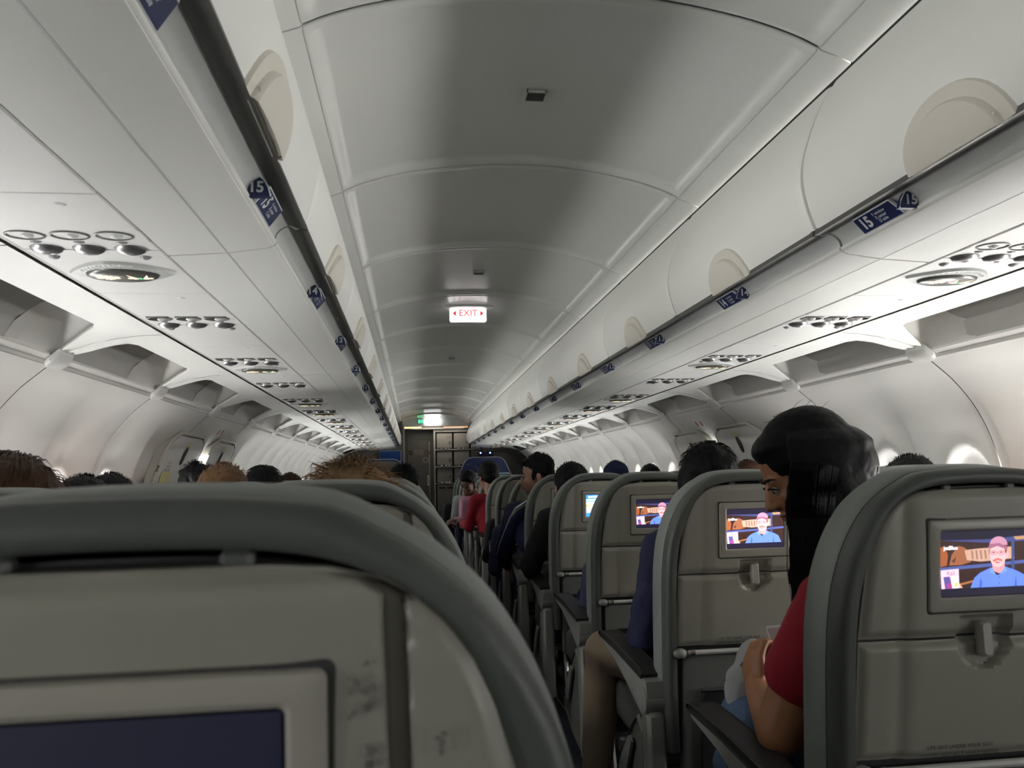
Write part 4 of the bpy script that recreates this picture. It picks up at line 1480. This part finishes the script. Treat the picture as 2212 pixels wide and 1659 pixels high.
_sc2 = D.scenes.new('workbench')
def blob(name, prims, vox, mt, parent, smooth=3, sm_f=.5, noise_amp=0, noise_f=40):
    mb = MB()
    for p in prims:
        if p[0] == 'c': capsule(mb, p[1], p[2], p[3], p[4])
        elif p[0] == 'l': mb.loft(p[1], cap0=True, cap1=True)
        elif p[0] == 'e': mb.ellipsoid(p[1], p[2], 18, 12, R=p[3] if len(p) > 3 else None)
    me = mb.mesh('tmp', mt)
    import bmesh
    bm = bmesh.new(); bm.from_mesh(me)
    bmesh.ops.recalc_face_normals(bm, faces=bm.faces)
    bm.to_mesh(me); bm.free()
    o = D.objects.new('tmp', me)
    _sc2.collection.objects.link(o)
    r = o.modifiers.new('r', 'REMESH'); r.mode = 'VOXEL'; r.voxel_size = vox; r.adaptivity = 0
    sm = o.modifiers.new('s', 'SMOOTH'); sm.iterations = smooth; sm.factor = sm_f
    _sc2.view_layers[0].update()
    ev = o.evaluated_get(_sc2.view_layers[0].depsgraph)
    nm = D.meshes.new_from_object(ev)
    D.objects.remove(o)
    D.meshes.remove(me)
    nm.name = name
    if noise_amp:
        cnt = len(nm.vertices)
        co = np.empty(cnt * 3, 'f'); no = np.empty(cnt * 3, 'f')
        nm.vertices.foreach_get('co', co); nm.vertices.foreach_get('normal', no)
        co = co.reshape(-1, 3); no = no.reshape(-1, 3)
        amp = np.array([noise.noise(Vector(c) * noise_f) + .5 * noise.noise(Vector(c) * noise_f * 2.3) for c in co.tolist()], 'f')
        co += no * (amp * noise_amp)[:, None]
        nm.vertices.foreach_set('co', co.ravel())
    nm.materials.clear(); nm.materials.append(mt)
    finish(nm, 180)
    ob = D.objects.new(name, nm)
    return link(ob, parent)

class Head:
    def __init__(s, c, face, pitch=0, roll=0, k=1.0):
        f = Vector((face[0], face[1], 0)).normalized()
        r = Vector((f.y, -f.x, 0))
        z = Vector((0, 0, 1))
        f2 = f * math.cos(pitch) - z * math.sin(pitch)
        u2 = f * math.sin(pitch) + z * math.cos(pitch)
        if roll:
            r, u2 = r * math.cos(roll) + u2 * math.sin(roll), u2 * math.cos(roll) - r * math.sin(roll)
        s.R = Matrix((r, f2, u2)).transposed()
        s.c = Vector(c); s.k = k
    def p(s, x, y, z): return s.c + s.R @ (Vector((x, y, z)) * s.k)
    def prims(s, female=False):
        k = s.k
        E = lambda c, r: ('e', s.p(*c), tuple(a * k for a in r), s.R)
        L = [E((0, -.016, .034), (.077, .096, .086)), E((0, .030, -.020), (.063, .056, .082)), E((0, .036, -.072), (.046, .046, .034)),
             E((0, .066, -.094), (.018, .016, .014)), E((-.026, .070, .020), (.024, .015, .009)), E((.026, .070, .020), (.024, .015, .009)),
             ('c', s.p(.018, .078, .0065), .0062 * k, s.p(.044, .068, .005), .0055 * k), ('c', s.p(-.018, .078, .0065), .0062 * k, s.p(-.044, .068, .005), .0055 * k),
             ('c', s.p(.020, .077, -.011), .0050 * k, s.p(.042, .068, -.010), .0050 * k), ('c', s.p(-.020, .077, -.011), .0050 * k, s.p(-.042, .068, -.010), .0050 * k),
             ('c', s.p(0, .082, .008), .0085 * k, s.p(0, .103, -.030), .0115 * k), E((.011, .094, -.036), (.008, .009, .007)), E((-.011, .094, -.036), (.008, .009, .007)),
             E((.036, .056, -.026), (.024, .026, .026)), E((-.036, .056, -.026), (.024, .026, .026)),
             E((0, .082, -.058), (.020, .013, .006)), E((0, .080, -.069), (.017, .013, .007)),
             E((.080, -.010, -.012), (.006, .018, .031)), E((-.080, -.010, -.012), (.006, .018, .031)),
             E((.078, -.002, -.034), (.007, .009, .010)), E((-.078, -.002, -.034), (.007, .009, .010))]
        return L
    def face(s, parent, iris=True, lips='lips', brow='hair_black'):
        k = s.k
        e = MB()
        for sx in (-1, 1): e.ellipsoid(s.p(sx * .030, .0725, -.001), (.0118 * k,) * 3, 12, 8)
        eo = e.build('eyes', MT['eyew'], parent, 60)
        e = MB()
        for sx in (-1, 1): e.ellipsoid(s.p(sx * .030, .0795, -.002), (.0062 * k,) * 3, 10, 6)
        e.build('iris', MT['iris'], eo, 60)
        e = MB()
        for sx in (-1, 1):
            e.tube([s.p(sx * a, b, c) for a, b, c in ((.014, .087, .003), (.022, .0895, .0075), (.032, .088, .0085), (.042, .081, .004), (.048, .074, .000))], [.001, .0022, .0024, .002, .001], 5)
        e.build('eyelashes', MT[brow], parent, 60)
        e = MB()
        for sx in (-1, 1):
            e.tube([s.p(sx * a, b, c) for a, b, c in ((.012, .087, .020), (.025, .0870, .026), (.040, .079, .026), (.050, .069, .021))], [.002, .0036, .003, .0012], 6)
        e.build('eyebrows', MT[brow], parent, 60)
        e = MB()
        e.ellipsoid(s.p(0, .0885, -.0585), (.017 * k, .0075 * k, .0042 * k), 12, 6, R=s.R)
        e.ellipsoid(s.p(0, .0865, -.0665), (.015 * k, .0075 * k, .0052 * k), 12, 6, R=s.R)
        e.build('lips', MT[lips], parent, 60)

def hand_prims(w, d, up, k=1.0, curl=.5, thumb=1):
    """w wrist, d direction of the hand, up = back-of-hand normal; thumb side sign"""
    w = Vector(w); d = Vector(d).normalized(); up = Vector(up); up = (up - up.dot(d) * d).normalized()
    s = d.cross(up) * thumb
    L = [('e', w + d * .045 * k, (.040 * k, .048 * k, .017 * k), Matrix((s, d, up)).transposed())]
    for i, (off, ln) in enumerate(((.030, .068), (.011, .076), (-.009, .072), (-.028, .056))):
        p = w + d * .085 * k + s * off * k
        a = .35 + curl * .5
        q = p + (d * math.cos(a) - up * math.sin(a)) * ln * .42 * k
        a += curl * 1.1
        r = q + (d * math.cos(a) - up * math.sin(a)) * ln * .33 * k
        a += curl * .9
        t = r + (d * math.cos(a) - up * math.sin(a)) * ln * .27 * k
        L += [('c', p - d * .02 * k, .0095 * k, q, .0088 * k), ('c', q, .0088 * k, r, .0080 * k), ('c', r, .0080 * k, t, .0070 * k)]
    p = w + d * .025 * k + s * .032 * k
    q = p + (s * .6 + d * .8 - up * .2).normalized() * .036 * k
    r = q + (s * .15 + d * .9 - up * .5).normalized() * .030 * k
    L += [('c', w + d * .02 * k + s * .01 * k, .014 * k, p, .0125 * k), ('c', p, .0115 * k, q, .0100 * k), ('c', q, .0098 * k, r, .0085 * k)]
    return L

def person(label, hip, chest, head, arms, legs, skin, hair_fn, top, pants, vox=.009, group=None, face=True, sleeve=1.0, kb=1.0, shirt_noise=.003, shoes=True, brow='hair_black', ak=1.0, name='person', hands=True, lips='lips', extra_top=None):
    root = empty(name, (0, 0, 0), label, 'person', group)
    hip = Vector(hip); chest = Vector(chest)
    sh = [Vector(a[0]) for a in arms]
    nk0 = (sh[0] + sh[1]) / 2 + Vector((0, 0, .03)) if len(sh) == 2 else chest + Vector((0, 0, .14))
    hb = head.p(0, -.022, -.06)
    body = head.prims()
    body += [('c', hb, .050 * kb, nk0, .056 * kb), ('e', chest, (.145 * kb, .10 * kb, .17)), ('c', chest - Vector((0, 0, .05)), .115 * kb, hip, .12 * kb), ('c', sh[0] * .75 + sh[1] * .25, .055 * kb, sh[1] * .75 + sh[0] * .25, .055 * kb)]
    for a in arms:
        s_, e_, w_ = Vector(a[0]), Vector(a[1]), Vector(a[2])
        body += [('c', s_, .050 * kb * ak, e_, .041 * kb * ak), ('c', e_, .041 * kb * ak, w_, .027 * kb)]
        if hands and len(a) > 3: body += hand_prims(w_, a[3], a[4], .98, a[5] if len(a) > 5 else .6, a[6] if len(a) > 6 else 1)
    if min(vox, .009) < .008 or True:
        b = blob('body', body, vox, skin, root, 2)
    if face: head.face(root, brow=brow, lips=lips)
    # shirt
    P = [('e', chest + Vector((0, 0, -.005)), (.160 * kb, .115 * kb, .185)), ('c', chest - Vector((0, 0, .05)), .13 * kb, hip + Vector((0, 0, .02)), .138 * kb), ('c', sh[0], .062 * kb, sh[1], .062 * kb),
         ('c', sh[0] * .5 + sh[1] * .5 + Vector((0, 0, .0)), .07 * kb, nk0 - Vector((0, 0, .005)), .060 * kb)]
    for a in arms:
        s_, e_, w_ = Vector(a[0]), Vector(a[1]), Vector(a[2])
        if sleeve >= 1:
            P += [('c', s_, .062 * kb, e_, .052 * kb)]
            if sleeve > 1: P += [('c', e_, .052 * kb, w_ + (e_ - w_) * .06, .037 * kb)]
        else:
            P += [('c', s_, .062 * kb, s_ + (e_ - s_) * sleeve, .061 * kb * ak)]
    if extra_top: P += extra_top
    blob('top', P, max(vox, .008), top, root, 3, noise_amp=shirt_noise, noise_f=16)
    # trousers and shoes
    P = [('e', hip, (.165 * kb, .13 * kb, .11))]
    for h_, k_, a_ in legs:
        P += [('c', h_, .082 * kb, k_, .062 * kb), ('c', k_, .064 * kb, a_, .047 * kb)]
    blob('trousers', P, max(vox, .010), pants, root, 3, noise_amp=.003, noise_f=14)
    if shoes:
        for h_, k_, a_ in legs:
            a_ = Vector(a_)
            m = MB()
            m.loft([[(a_.x + x * w_, a_.y + y, z) for x, z in ((-1, 0), (-1, h), (-.6, h + .02), (.6, h + .02), (1, h), (1, 0))] for y, w_, h in ((-.07, .025, .04), (-.05, .036, .05), (.03, .040, .05), (.12, .044, .03), (.17, .038, .02), (.19, .018, .012))], cap0=True, cap1=True)
            m.build('shoe', MT['pad'], root, 50)
    hair_fn(root, head)
    return root

def rnd_strands(name, parent, mt, n, fn, rad, seed=1, seg=6):
    random.seed(seed)
    m = MB()
    for i in range(n):
        pts, r = fn(random, i)
        m.tube(pts, [rad * r * (1 - .75 * (k / (len(pts) - 1)) ** 2) for k in range(len(pts))], 4, caps=False)
    o = m.build(name, mt, parent, 60, recalc=False)
    o['kind'] = 'stuff'
    return o

def hair_short(mt, vol=1.0, spiky=0, seed=1, fade=False, top=.0):
    def fn(root, h):
        k = h.k
        E = lambda c, r: ('e', h.p(*c), tuple(a * k for a in r), h.R)
        P = [E((0, -.026, .052 + top), (.083 * vol, .097 * vol, .078 * vol)), E((0, -.062, .002), (.070 * vol, .056, .070)), E((0, .028, .088 + top * .6), (.062, .052, .026 * vol))]
        if not fade: P += [E((.066, -.024, .020), (.017, .045, .045)), E((-.066, -.024, .020), (.017, .045, .045))]
        hr = blob('hair', P, .006, MT[mt], root, 2, noise_amp=.0035 * vol, noise_f=70)
        def st(r, i):
            a = r.uniform(0, 2 * pi); t = abs(r.gauss(0, .55))
            t = min(t, 1.35)
            d = Vector((math.sin(t) * math.cos(a), math.sin(t) * math.sin(a), math.cos(t)))
            base = Vector((d.x * .083 * vol, -.026 + d.y * .097 * vol, .052 + top + d.z * .078 * vol))
            L = r.uniform(.004, .012) + spiky * r.uniform(.3, 1)
            lean = Vector((r.uniform(-1, 1), r.uniform(-1, 1), r.uniform(-.2, .5))) * .6
            dd = (d + lean * (.5 if spiky else 1)).normalized()
            return [h.p(*(base - d * .006)), h.p(*(base + dd * L * .5)), h.p(*(base + (dd + lean * .3).normalized() * L))], r.uniform(.7, 1.2)
        rnd_strands('hair_tips', root, MT[mt], 260, st, .0011, seed)
        if fade:
            blob('hair_sides', [E((.072, -.022, .030), (.010, .050, .045)), E((-.072, -.022, .030), (.010, .050, .045)), E((.074, .022, .0), (.006, .012, .030)), E((-.074, .022, .0), (.006, .012, .030)), E((0, -.075, .0), (.06, .035, .05))], .006, MT[mt], root, 2)
    return fn

def hair_long(mt, length=.22, vol=1.0, fuzzy=0, seed=1):
    def fn(root, h):
        k = h.k
        E = lambda c, r: ('e', h.p(*c), tuple(a * k for a in r), h.R)
        P = [E((0, -.024, .046), (.088 * vol, .104 * vol, .090 * vol)), E((0, -.060, -.01), (.085 * vol, .060 * vol, .085))]
        for a in (-1, 1):
            P.append(('c', h.p(a * .074 * vol, -.015, .03), .026 * vol, h.p(a * .078 * vol, -.03, -.06 - length * .3), .030 * vol))
            P.append(('c', h.p(a * .050 * vol, -.07, .0), .045 * vol, h.p(a * .055 * vol, -.075, -.06 - length), .035 * vol))
        P.append(('c', h.p(0, -.085, .0), .05 * vol, h.p(0, -.09, -.06 - length), .04 * vol))
        blob('hair', P, .007, MT[mt], root, 3, noise_amp=.004 * vol + fuzzy * .2, noise_f=45)
        def st(r, i):
            a = r.uniform(0, 2 * pi); t = min(abs(r.gauss(0, .8)), 1.9)
            d = Vector((math.sin(t) * math.cos(a), math.sin(t) * math.sin(a), math.cos(t)))
            base = Vector((d.x * .088 * vol, -.024 + d.y * .104 * vol, .046 + d.z * .090 * vol))
            tan = Vector((d.x, d.y * .6 - .5, -.4)).normalized()
            tan = (tan - tan.dot(d) * d).normalized()
            L = r.uniform(.03, .07)
            j = lambda s_: Vector((r.uniform(-1, 1), r.uniform(-1, 1), r.uniform(-1, 1))) * s_
            p1 = base + tan * L * .5 + d * (.002 + fuzzy * r.uniform(.2, 1)) + j(fuzzy * .6)
            p2 = base + tan * L + d * (.001 + fuzzy * r.uniform(.1, 1.6) - L * L * 3) + j(fuzzy)
            return [h.p(*(base - d * .004)), h.p(*p1), h.p(*p2)], r.uniform(.6, 1.2)
        rnd_strands('hair_strands', root, MT[mt], 420 if fuzzy else 240, st, .0012 if not fuzzy else .0010, seed)
    return fn

def legs_for(x, y, knee_y=None, spread=.10, z=.57):
    ky = y + .42 if knee_y is None else knee_y
    return [((x - .085, y + .04, z - .01), (x - spread, ky, z + .015), (x - spread, ky + .03, .12)), ((x + .085, y + .04, z - .01), (x + spread, ky, z + .015), (x + spread, ky + .03, .12))]

def passenger(label, X, ry, top_z, hy=None, hx=None, face=(0, 1), pitch=.1, skin='skin_light', hair=None, top='black_cloth', pants='navy', group='passengers whose heads show over the seats', vox=.011, roll=0, k=1.0, facefeat=True):
    """a seated passenger placed so that the crown reaches top_z"""
    hx = X if hx is None else hx
    hy = ry + .33 if hy is None else hy
    h = Head((hx, hy, top_z - .118 * k - .012), face, pitch, roll, k)
    zc = top_z - .46
    sh = top_z - .355
    y = ry + .30
    arms = [((X - .165, y - .02, sh), (X - .205, y + .03, sh - .26), (X - .11, y + .24, sh - .24), (.4, .9, 0), (0, 0, 1), .6, 1),
            ((X + .165, y - .02, sh), (X + .205, y + .03, sh - .26), (X + .11, y + .24, sh - .24), (-.4, .9, 0), (0, 0, 1), .6, -1)]
    return person(label, (X, y + .02, .58), (X, y - .005, zc), h, arms, legs_for(X, y + .04), MT[skin], hair, MT[top], MT[pants], vox, group, face=facefeat, sleeve=2, hands=True)

RR = lambda n: row_y(n, 'R')
LL = lambda n: row_y(n, 'L')

# ---- the girl in the red shirt, leaning to the aisle, head turned left and bowed
gh = Head((.458, 1.650, 1.150), (-.97, .24), .50, 0, .98)
def girl_hair(root, h):
    k = h.k
    E = lambda c, r: ('e', h.p(*c), tuple(a * k for a in r), h.R)
    P = [E((0, -.030, .044), (.093, .106, .092)), E((0, .020, .082), (.074, .058, .034))]
    # one continuous curtain hanging straight down round the side and back of the head; world coordinates
    up_ = [(.370, 1.566), (.400, 1.543), (.445, 1.531), (.50, 1.530), (.555, 1.545), (.598, 1.585), (.617, 1.645), (.608, 1.70), (.570, 1.748), (.51, 1.765), (.47, 1.755), (.475, 1.70), (.465, 1.62), (.41, 1.580)]
    lo_ = [(.358, 1.553), (.385, 1.540), (.42, 1.533), (.46, 1.532), (.50, 1.540), (.53, 1.560), (.545, 1.60), (.54, 1.64), (.52, 1.66), (.50, 1.66), (.48, 1.65), (.46, 1.62), (.44, 1.585), (.39, 1.566)]
    rings = []
    for t, z in ((-.001, 1.245), (0, 1.232), (0, 1.215), (.06, 1.17), (.2, 1.11), (.4, 1.04), (.6, .98), (.8, .93), (1, .885)):
        sc_ = .62 if z > 1.24 else .80 if z > 1.23 else .93 if z > 1.2 else 1
        rings.append([(.50 + (a[0] - .50) * sc_, 1.65 + (a[1] - 1.65) * sc_, z) for a in up_] if z > 1.2 else [(a[0] * (1 - t) + b[0] * t + .014 * math.sin(pi * min(1, max(0, (z - 1.13) / .12))) * (1 if a[0] < .5 else -1), a[1] * (1 - t) + b[1] * t, z) for a, b in zip(up_, lo_)])
    P.append(('l', rings))
    P.append(('e', (.515, 1.645, 1.16), (.100, .108, .09)))
    blob('hair', P, .0055, MT['hair_black'], root, 9, noise_amp=.0012, noise_f=60)
    def st(r, i):
        t = r.random()
        x = .372 + .20 * t; x2 = .362 + .13 * t + r.uniform(-.006, .006)
        yb_ = 1.565 - .037 * math.sin(pi * min(1, t * 1.15 + .12))
        pts = [(x + .04 * (1 - t), yb_ + .03, 1.205), (x + .006, yb_ - .002, 1.155), (x * .6 + x2 * .4, yb_ - .004, 1.06), (x2, yb_ - .006 + r.uniform(-.003, .003), .96), (x2 + r.uniform(-.006, .010), yb_ - .004 + r.uniform(-.006, .006), .885 + r.uniform(-.03, .03))]
        return pts, r.uniform(.6, 1.3)
    rnd_strands('hair_strands', root, MT['hair_black'], 260, st, .0011, 5)
    def st2(r, i):
        a = r.uniform(0, 2 * pi); t = abs(r.gauss(0, .5))
        d = Vector((math.sin(t) * math.cos(a), math.sin(t) * math.sin(a), math.cos(t)))
        base = Vector((d.x * .093, -.030 + d.y * .106, .044 + d.z * .092))
        e = Vector((r.uniform(-.03, .03), r.uniform(-.03, .03), r.uniform(-.004, .003)))
        return [h.p(*(base * .98)), h.p(*(base + d * .003 + e * .5)), h.p(*(base + d * .004 + e))], r.uniform(.5, 1)
    rnd_strands('flyaway_hairs', root, MT['hair_black'], 26, st2, .0007, 6)
g_arms = [((.405, 1.480, .900), (.312, 1.520, .662), (.378, 1.775, .672), (.12, .38, .92), (-.9, -.1, .2), .9, -1),
          ((.655, 1.500, .890), (.690, 1.620, .640), (.500, 1.830, .690), (-.85, .5, .2), (0, .2, 1), .8, 1)]
girl = person('girl with long straight black hair and red t-shirt leaning into the aisle, looking down left', (.53, 1.52, .575), (.535, 1.485, .79), gh, g_arms,
              [((.44, 1.56, .56), (.40, 1.90, .575), (.38, 1.90, .12)), ((.61, 1.56, .56), (.62, 1.93, .575), (.62, 1.93, .12))], MT['skin_tan'], girl_hair, MT['red_cloth'], MT['denim'], .0055, sleeve=.55, kb=1.0, shirt_noise=.002, ak=1.18)

# things on and in front of the girl
def sack(name, label, cat, prims, mt, vox=.006, amp=.004, f=20, strap=None):
    root = empty(name, (0, 0, 0), label, cat)
    blob('cloth_body', prims, vox, mt, root, 2, noise_amp=amp, noise_f=f)
    return root
bag = sack('drawstring_bag', 'grey and white soft bag held on the girl\'s lap against the seat ahead', 'bag',
     [('c', (.435, 1.92, .715), .034, (.40, 1.91, .62), .045), ('c', (.40, 1.90, .66), .04, (.37, 1.88, .56), .028), ('c', (.46, 1.93, .69), .05, (.46, 1.90, .60), .05)], MT['grey_cloth'])
m = MB(); m.tube([(.385, 1.868, .705), (.40, 1.862, .690), (.43, 1.862, .682), (.46, 1.87, .69)], .008, 6); m.tube([(.37, 1.86, .60), (.345, 1.87, .59), (.325, 1.88, .575)], .004, 5)
m.build('bag_strap', MT['pad'], bag)
bl = sack('blue_jacket', 'light blue denim jacket bunched on the lap under the girl\'s elbow', 'jacket', [('c', (.345, 1.66, .57), .045, (.315, 1.74, .545), .04), ('c', (.32, 1.70, .60), .03, (.36, 1.62, .56), .045), ('e', (.30, 1.75, .52), (.04, .05, .04))], MT['denim'], amp=.006)
ph = empty('phone', (.515, 1.90, .725), 'white-edged phone in the girl\'s raised hand', 'phone')
ph.rotation_euler = (-.5, .15, 2.6)
m = MB(); m.box(-.035, .035, -.004, .004, -.07, .07, .003); m.build('phone_body', MT['white_cloth'], ph)
m = MB(); m.box(-.031, .031, -.0045, -.004, -.062, .062); m.build('phone_screen', MT['screen'], ph)

# ---- row 14: dark-haired passenger in navy jacket and khaki trousers
y = RR(14) + .33
h = Head((.548, 2.46, 1.112), (.1, 1), .1, 0, .97)
person('passenger with glossy black bowl of hair, navy jacket and khaki trousers, second row right', (.53, y, .57), (.53, y - .02, .80), h,
       [((.36, y - .02, .92), (.315, 2.43, .66), (.36, 2.66, .64), (.3, .9, 0), (0, 0, 1), .6, 1), ((.70, y - .02, .92), (.74, 2.44, .66), (.60, 2.62, .66), (-.3, .9, 0), (0, 0, 1), .6, -1)],
       [((.43, y + .05, .55), (.255, 2.735, .560), (.215, 2.76, .12)), ((.63, y + .05, .55), (.66, 2.74, .575), (.66, 2.76, .12))], MT['skin_light'], hair_long('hair_black', .10, 1.02, 0, 3), MT['navy'], MT['khaki'], .008, sleeve=2, kb=1.05, shirt_noise=.006)
# ---- row 13: slate blue sweater, only the sleeve shows
passenger('passenger in slate blue sweater, its elbow bulging past the third seat on the right', .515, RR(13), 1.12, skin='skin_light', hair=hair_short('hair_brown', 1, 0, 4), top='purple', hx=.60)
# ---- row 12: black hair, black jacket
y = RR(12) + .30
h = Head((.435, 4.16, 1.075), (-.15, 1), .25, -.1, 1.0)
person('passenger with neat black hair and black jacket, beyond the seat with the blue menu screen', (.48, y, .58), (.46, y - .0, .80), h,
       [((.31, y - .02, .92), (.215, 4.16, .70), (.26, 4.40, .62), (.3, .9, 0), (0, 0, 1), .6, 1), ((.63, y - .02, .92), (.68, 4.18, .68), (.56, 4.40, .66), (-.3, .9, 0), (0, 0, 1), .6, -1)],
       legs_for(.48, y + .04), MT['skin_light'], hair_short('hair_black', 1.10, 0, 8), MT['black_cloth'], MT['black_cloth'], .009, sleeve=2, kb=1.15, shirt_noise=.005)
# ---- row 11: man in profile, navy jacket with white shoulder stripe
y = RR(11) + .30
h = Head((.40, 5.08, 1.150), (-1, .12), .12, 0, 1.04)
man = person('man in profile, short dark hair, navy track jacket with white stripe, fifth row right', (.44, y, .58), (.42, y, .80), h,
       [((.24, y - .02, .93), (.175, 5.08, .68), (.22, 5.28, .58), (.2, .9, 0), (0, 0, 1), .6, 1), ((.60, y - .02, .93), (.65, 5.05, .68), (.50, 5.28, .66), (-.3, .9, 0), (0, 0, 1), .6, -1)],
       legs_for(.44, y + .04), MT['skin_light'], hair_short('hair_black', 1.0, .006, 9, True, .004), MT['navy'], MT['navy'], .008, sleeve=2, kb=1.12, shirt_noise=.005, brow='hair_black')
m = MB()
st_ = [(.355, 4.845, 1.015), (.30, 4.835, .992), (.235, 4.815, .955), (.195, 4.825, .905), (.166, 4.865, .83), (.140, 4.925, .75), (.122, 4.985, .67)]
rings = []
for i, p in enumerate(st_):
    wd = .026 if i < 3 else .010 if i == 3 else .005
    rings.append([Vector(p) + Vector(q) * wd for q in ((.3, -.6, .5), (-.6, -.5, .3), (-.7, .3, -.2), (.4, .4, -.3))])
m.loft(rings, cap0=True, cap1=True)
m.build('white_stripe', MT['white_cloth'], man, 60)
# ---- row 10: slate blue puffy sleeve
passenger('passenger in bulky slate blue jacket spreading into the aisle, sixth row right', .40, RR(10), 1.10, skin='skin_light', hair=hair_short('hair_brown', 1, 0, 11), top='purple', hx=.56)
passenger('passenger all in black half hidden between seats, seventh row right', .43, RR(9), 1.10, skin='skin_light', hair=hair_short('hair_black', 1, 0, 12), top='black_cloth', hx=.52)
# ---- red shirt, black hair
y = RR(8) + .36
h = Head((.325, 7.62, 1.135), (-.35, .9), .25, 0, 1.1)
person('passenger with thick black hair in bright red shirt, eighth row right', (.36, y, .58), (.34, y, .80), h,
       [((.20, y - .02, .93), (.135, 7.64, .68), (.10, 7.9, .70), (0, .9, 0), (0, 0, 1), .6, 1), ((.48, y - .02, .93), (.53, 7.6, .68), (.40, 7.8, .66), (-.3, .9, 0), (0, 0, 1), .6, -1)],
       legs_for(.40, y + .04), MT['skin_light'], hair_short('hair_black', 1.12, .004, 13), MT['red_cloth'], MT['black_cloth'], .010, sleeve=2, kb=1.0, group='passengers bunched at the far right rows')
# ---- face turned to the aisle, looking down
y = RR(7) + .33
h = Head((.185, 8.42, 1.075), (-.45, -.85), .45, .1, 1.02)
person('dark-haired passenger leaning into the aisle, face turned back and looking down at folded hands', (.36, y, .58), (.30, y, .78), h,
       [((.15, y - .02, .90), (.13, 8.45, .70), (.05, 8.3, .71), (-.6, -.6, .1), (0, 0, 1), .6, 1), ((.45, y - .02, .90), (.42, 8.2, .68), (.16, 8.22, .70), (-.95, 0, .1), (0, 0, 1), .6, -1)],
       legs_for(.40, y + .04), MT['skin_dark'], hair_short('hair_black', 1.04, 0, 14), MT['pink'], MT['black_cloth'], .009, sleeve=2, kb=.95, group='passengers bunched at the far right rows')
passenger('curly sandy-haired passenger just behind the dark head at the far right rows', .33, RR(5), 1.215, skin='skin_light', hair=hair_short('hair_sandy', 1.05, .01, 15), top='grey_cloth', group='passengers bunched at the far right rows')
passenger('passenger in black leather sleeve at the aisle edge of the far right rows', .24, RR(4), 1.10, skin='skin_light', hair=hair_short('hair_black', 1, 0, 16), top='black_cloth', hx=.42, group='passengers bunched at the far right rows')

# ---- heads by the right windows
passenger('top of a black-haired head by the right window beyond the girl', 1.60, RR(14) - .05, 1.190, hy=3.20 - .45, hx=1.42, hair=hair_short('hair_black', 1.05, 0, 21))
passenger('brown-haired head by the right window behind the black bowl of hair', 1.56, RR(12), 1.205, hy=4.50, hx=1.555, hair=hair_short('hair_brown', 1.04, 0, 22))
passenger('person wearing a blue hood over the head, middle seats on the right', 1.05, RR(10) - .4, 1.215, hy=5.62, hx=1.055, hair=hair_short('hood', 1.10, 0, 23, top=.015), top='hood')
passenger('dark round head with cropped hair by the right windows, right of the blue hood', 1.56, RR(9) - .0, 1.215, hy=6.5, hx=1.57, hair=hair_short('hair_black', 1.02, 0, 24), skin='skin_dark')

# ---- heads on the left
passenger('large brown-haired head at the left edge of the photo, nearest on the left', -1.10, LL(15) + .0, 1.206, hy=1.52, hx=-1.085, hair=hair_long('hair_brown', .10, 1.06, 0, 31))
passenger('sliver of dark hair at the left windows, left one of two', -1.53, LL(13) + .0, 1.188, hy=2.62, hx=-1.38 , hair=hair_short('hair_black', 1.0, 0, 32))
passenger('dome of black hair at the left windows, right one of two', -1.53, LL(12) + .0, 1.198, hy=3.35, hx=-1.56, hair=hair_short('hair_black', 1.06, 0, 33))
passenger('man with spiky dark hair and bright bald temple by the left exit hatch', -1.54, LL(11) + .0, 1.262, hy=4.36, hx=-1.515, face=(-.6, .6), pitch=.1, hair=hair_short('hair_black', .96, .018, 34, True), skin='skin_light')
passenger('passenger with blonde-streaked brown hair left of the middle, below the exit hatch', -1.03, LL(13) + .0, 1.216, hy=3.15, hx=-1.09, hair=hair_short('hair_blonde', 1.12, .004, 35))
passenger('smooth black dome of hair right of the blonde-streaked head on the left', -1.03, LL(12) + .0, 1.224, hy=3.85, hx=-1.07, hair=hair_long('hair_black', .05, .98, 0, 36))
passenger('passenger with a wide halo of fuzzy sandy curls directly beyond the nearest seat', -.53, LL(15) + .05, 1.170, hy=1.66, hx=-.505, hair=hair_long('hair_sandy', .10, 1.14, .013, 37), facefeat=True)
passenger('small brown-haired head peeking left of the sandy curls', -1.03, LL(10) + .0, 1.20, hy=5.0, hx=-1.12, hair=hair_short('hair_brown', 1.0, 0, 38))
passenger('dark-haired passenger facing back with pale forehead, in front of the left divider', -.52, LL(11) + .0, 1.225, hy=4.5, hx=-.435, face=(.25, -1), pitch=.55, hair=hair_short('hair_black', 1.02, .004, 39), skin='skin_light')

D.scenes.remove(_sc2)
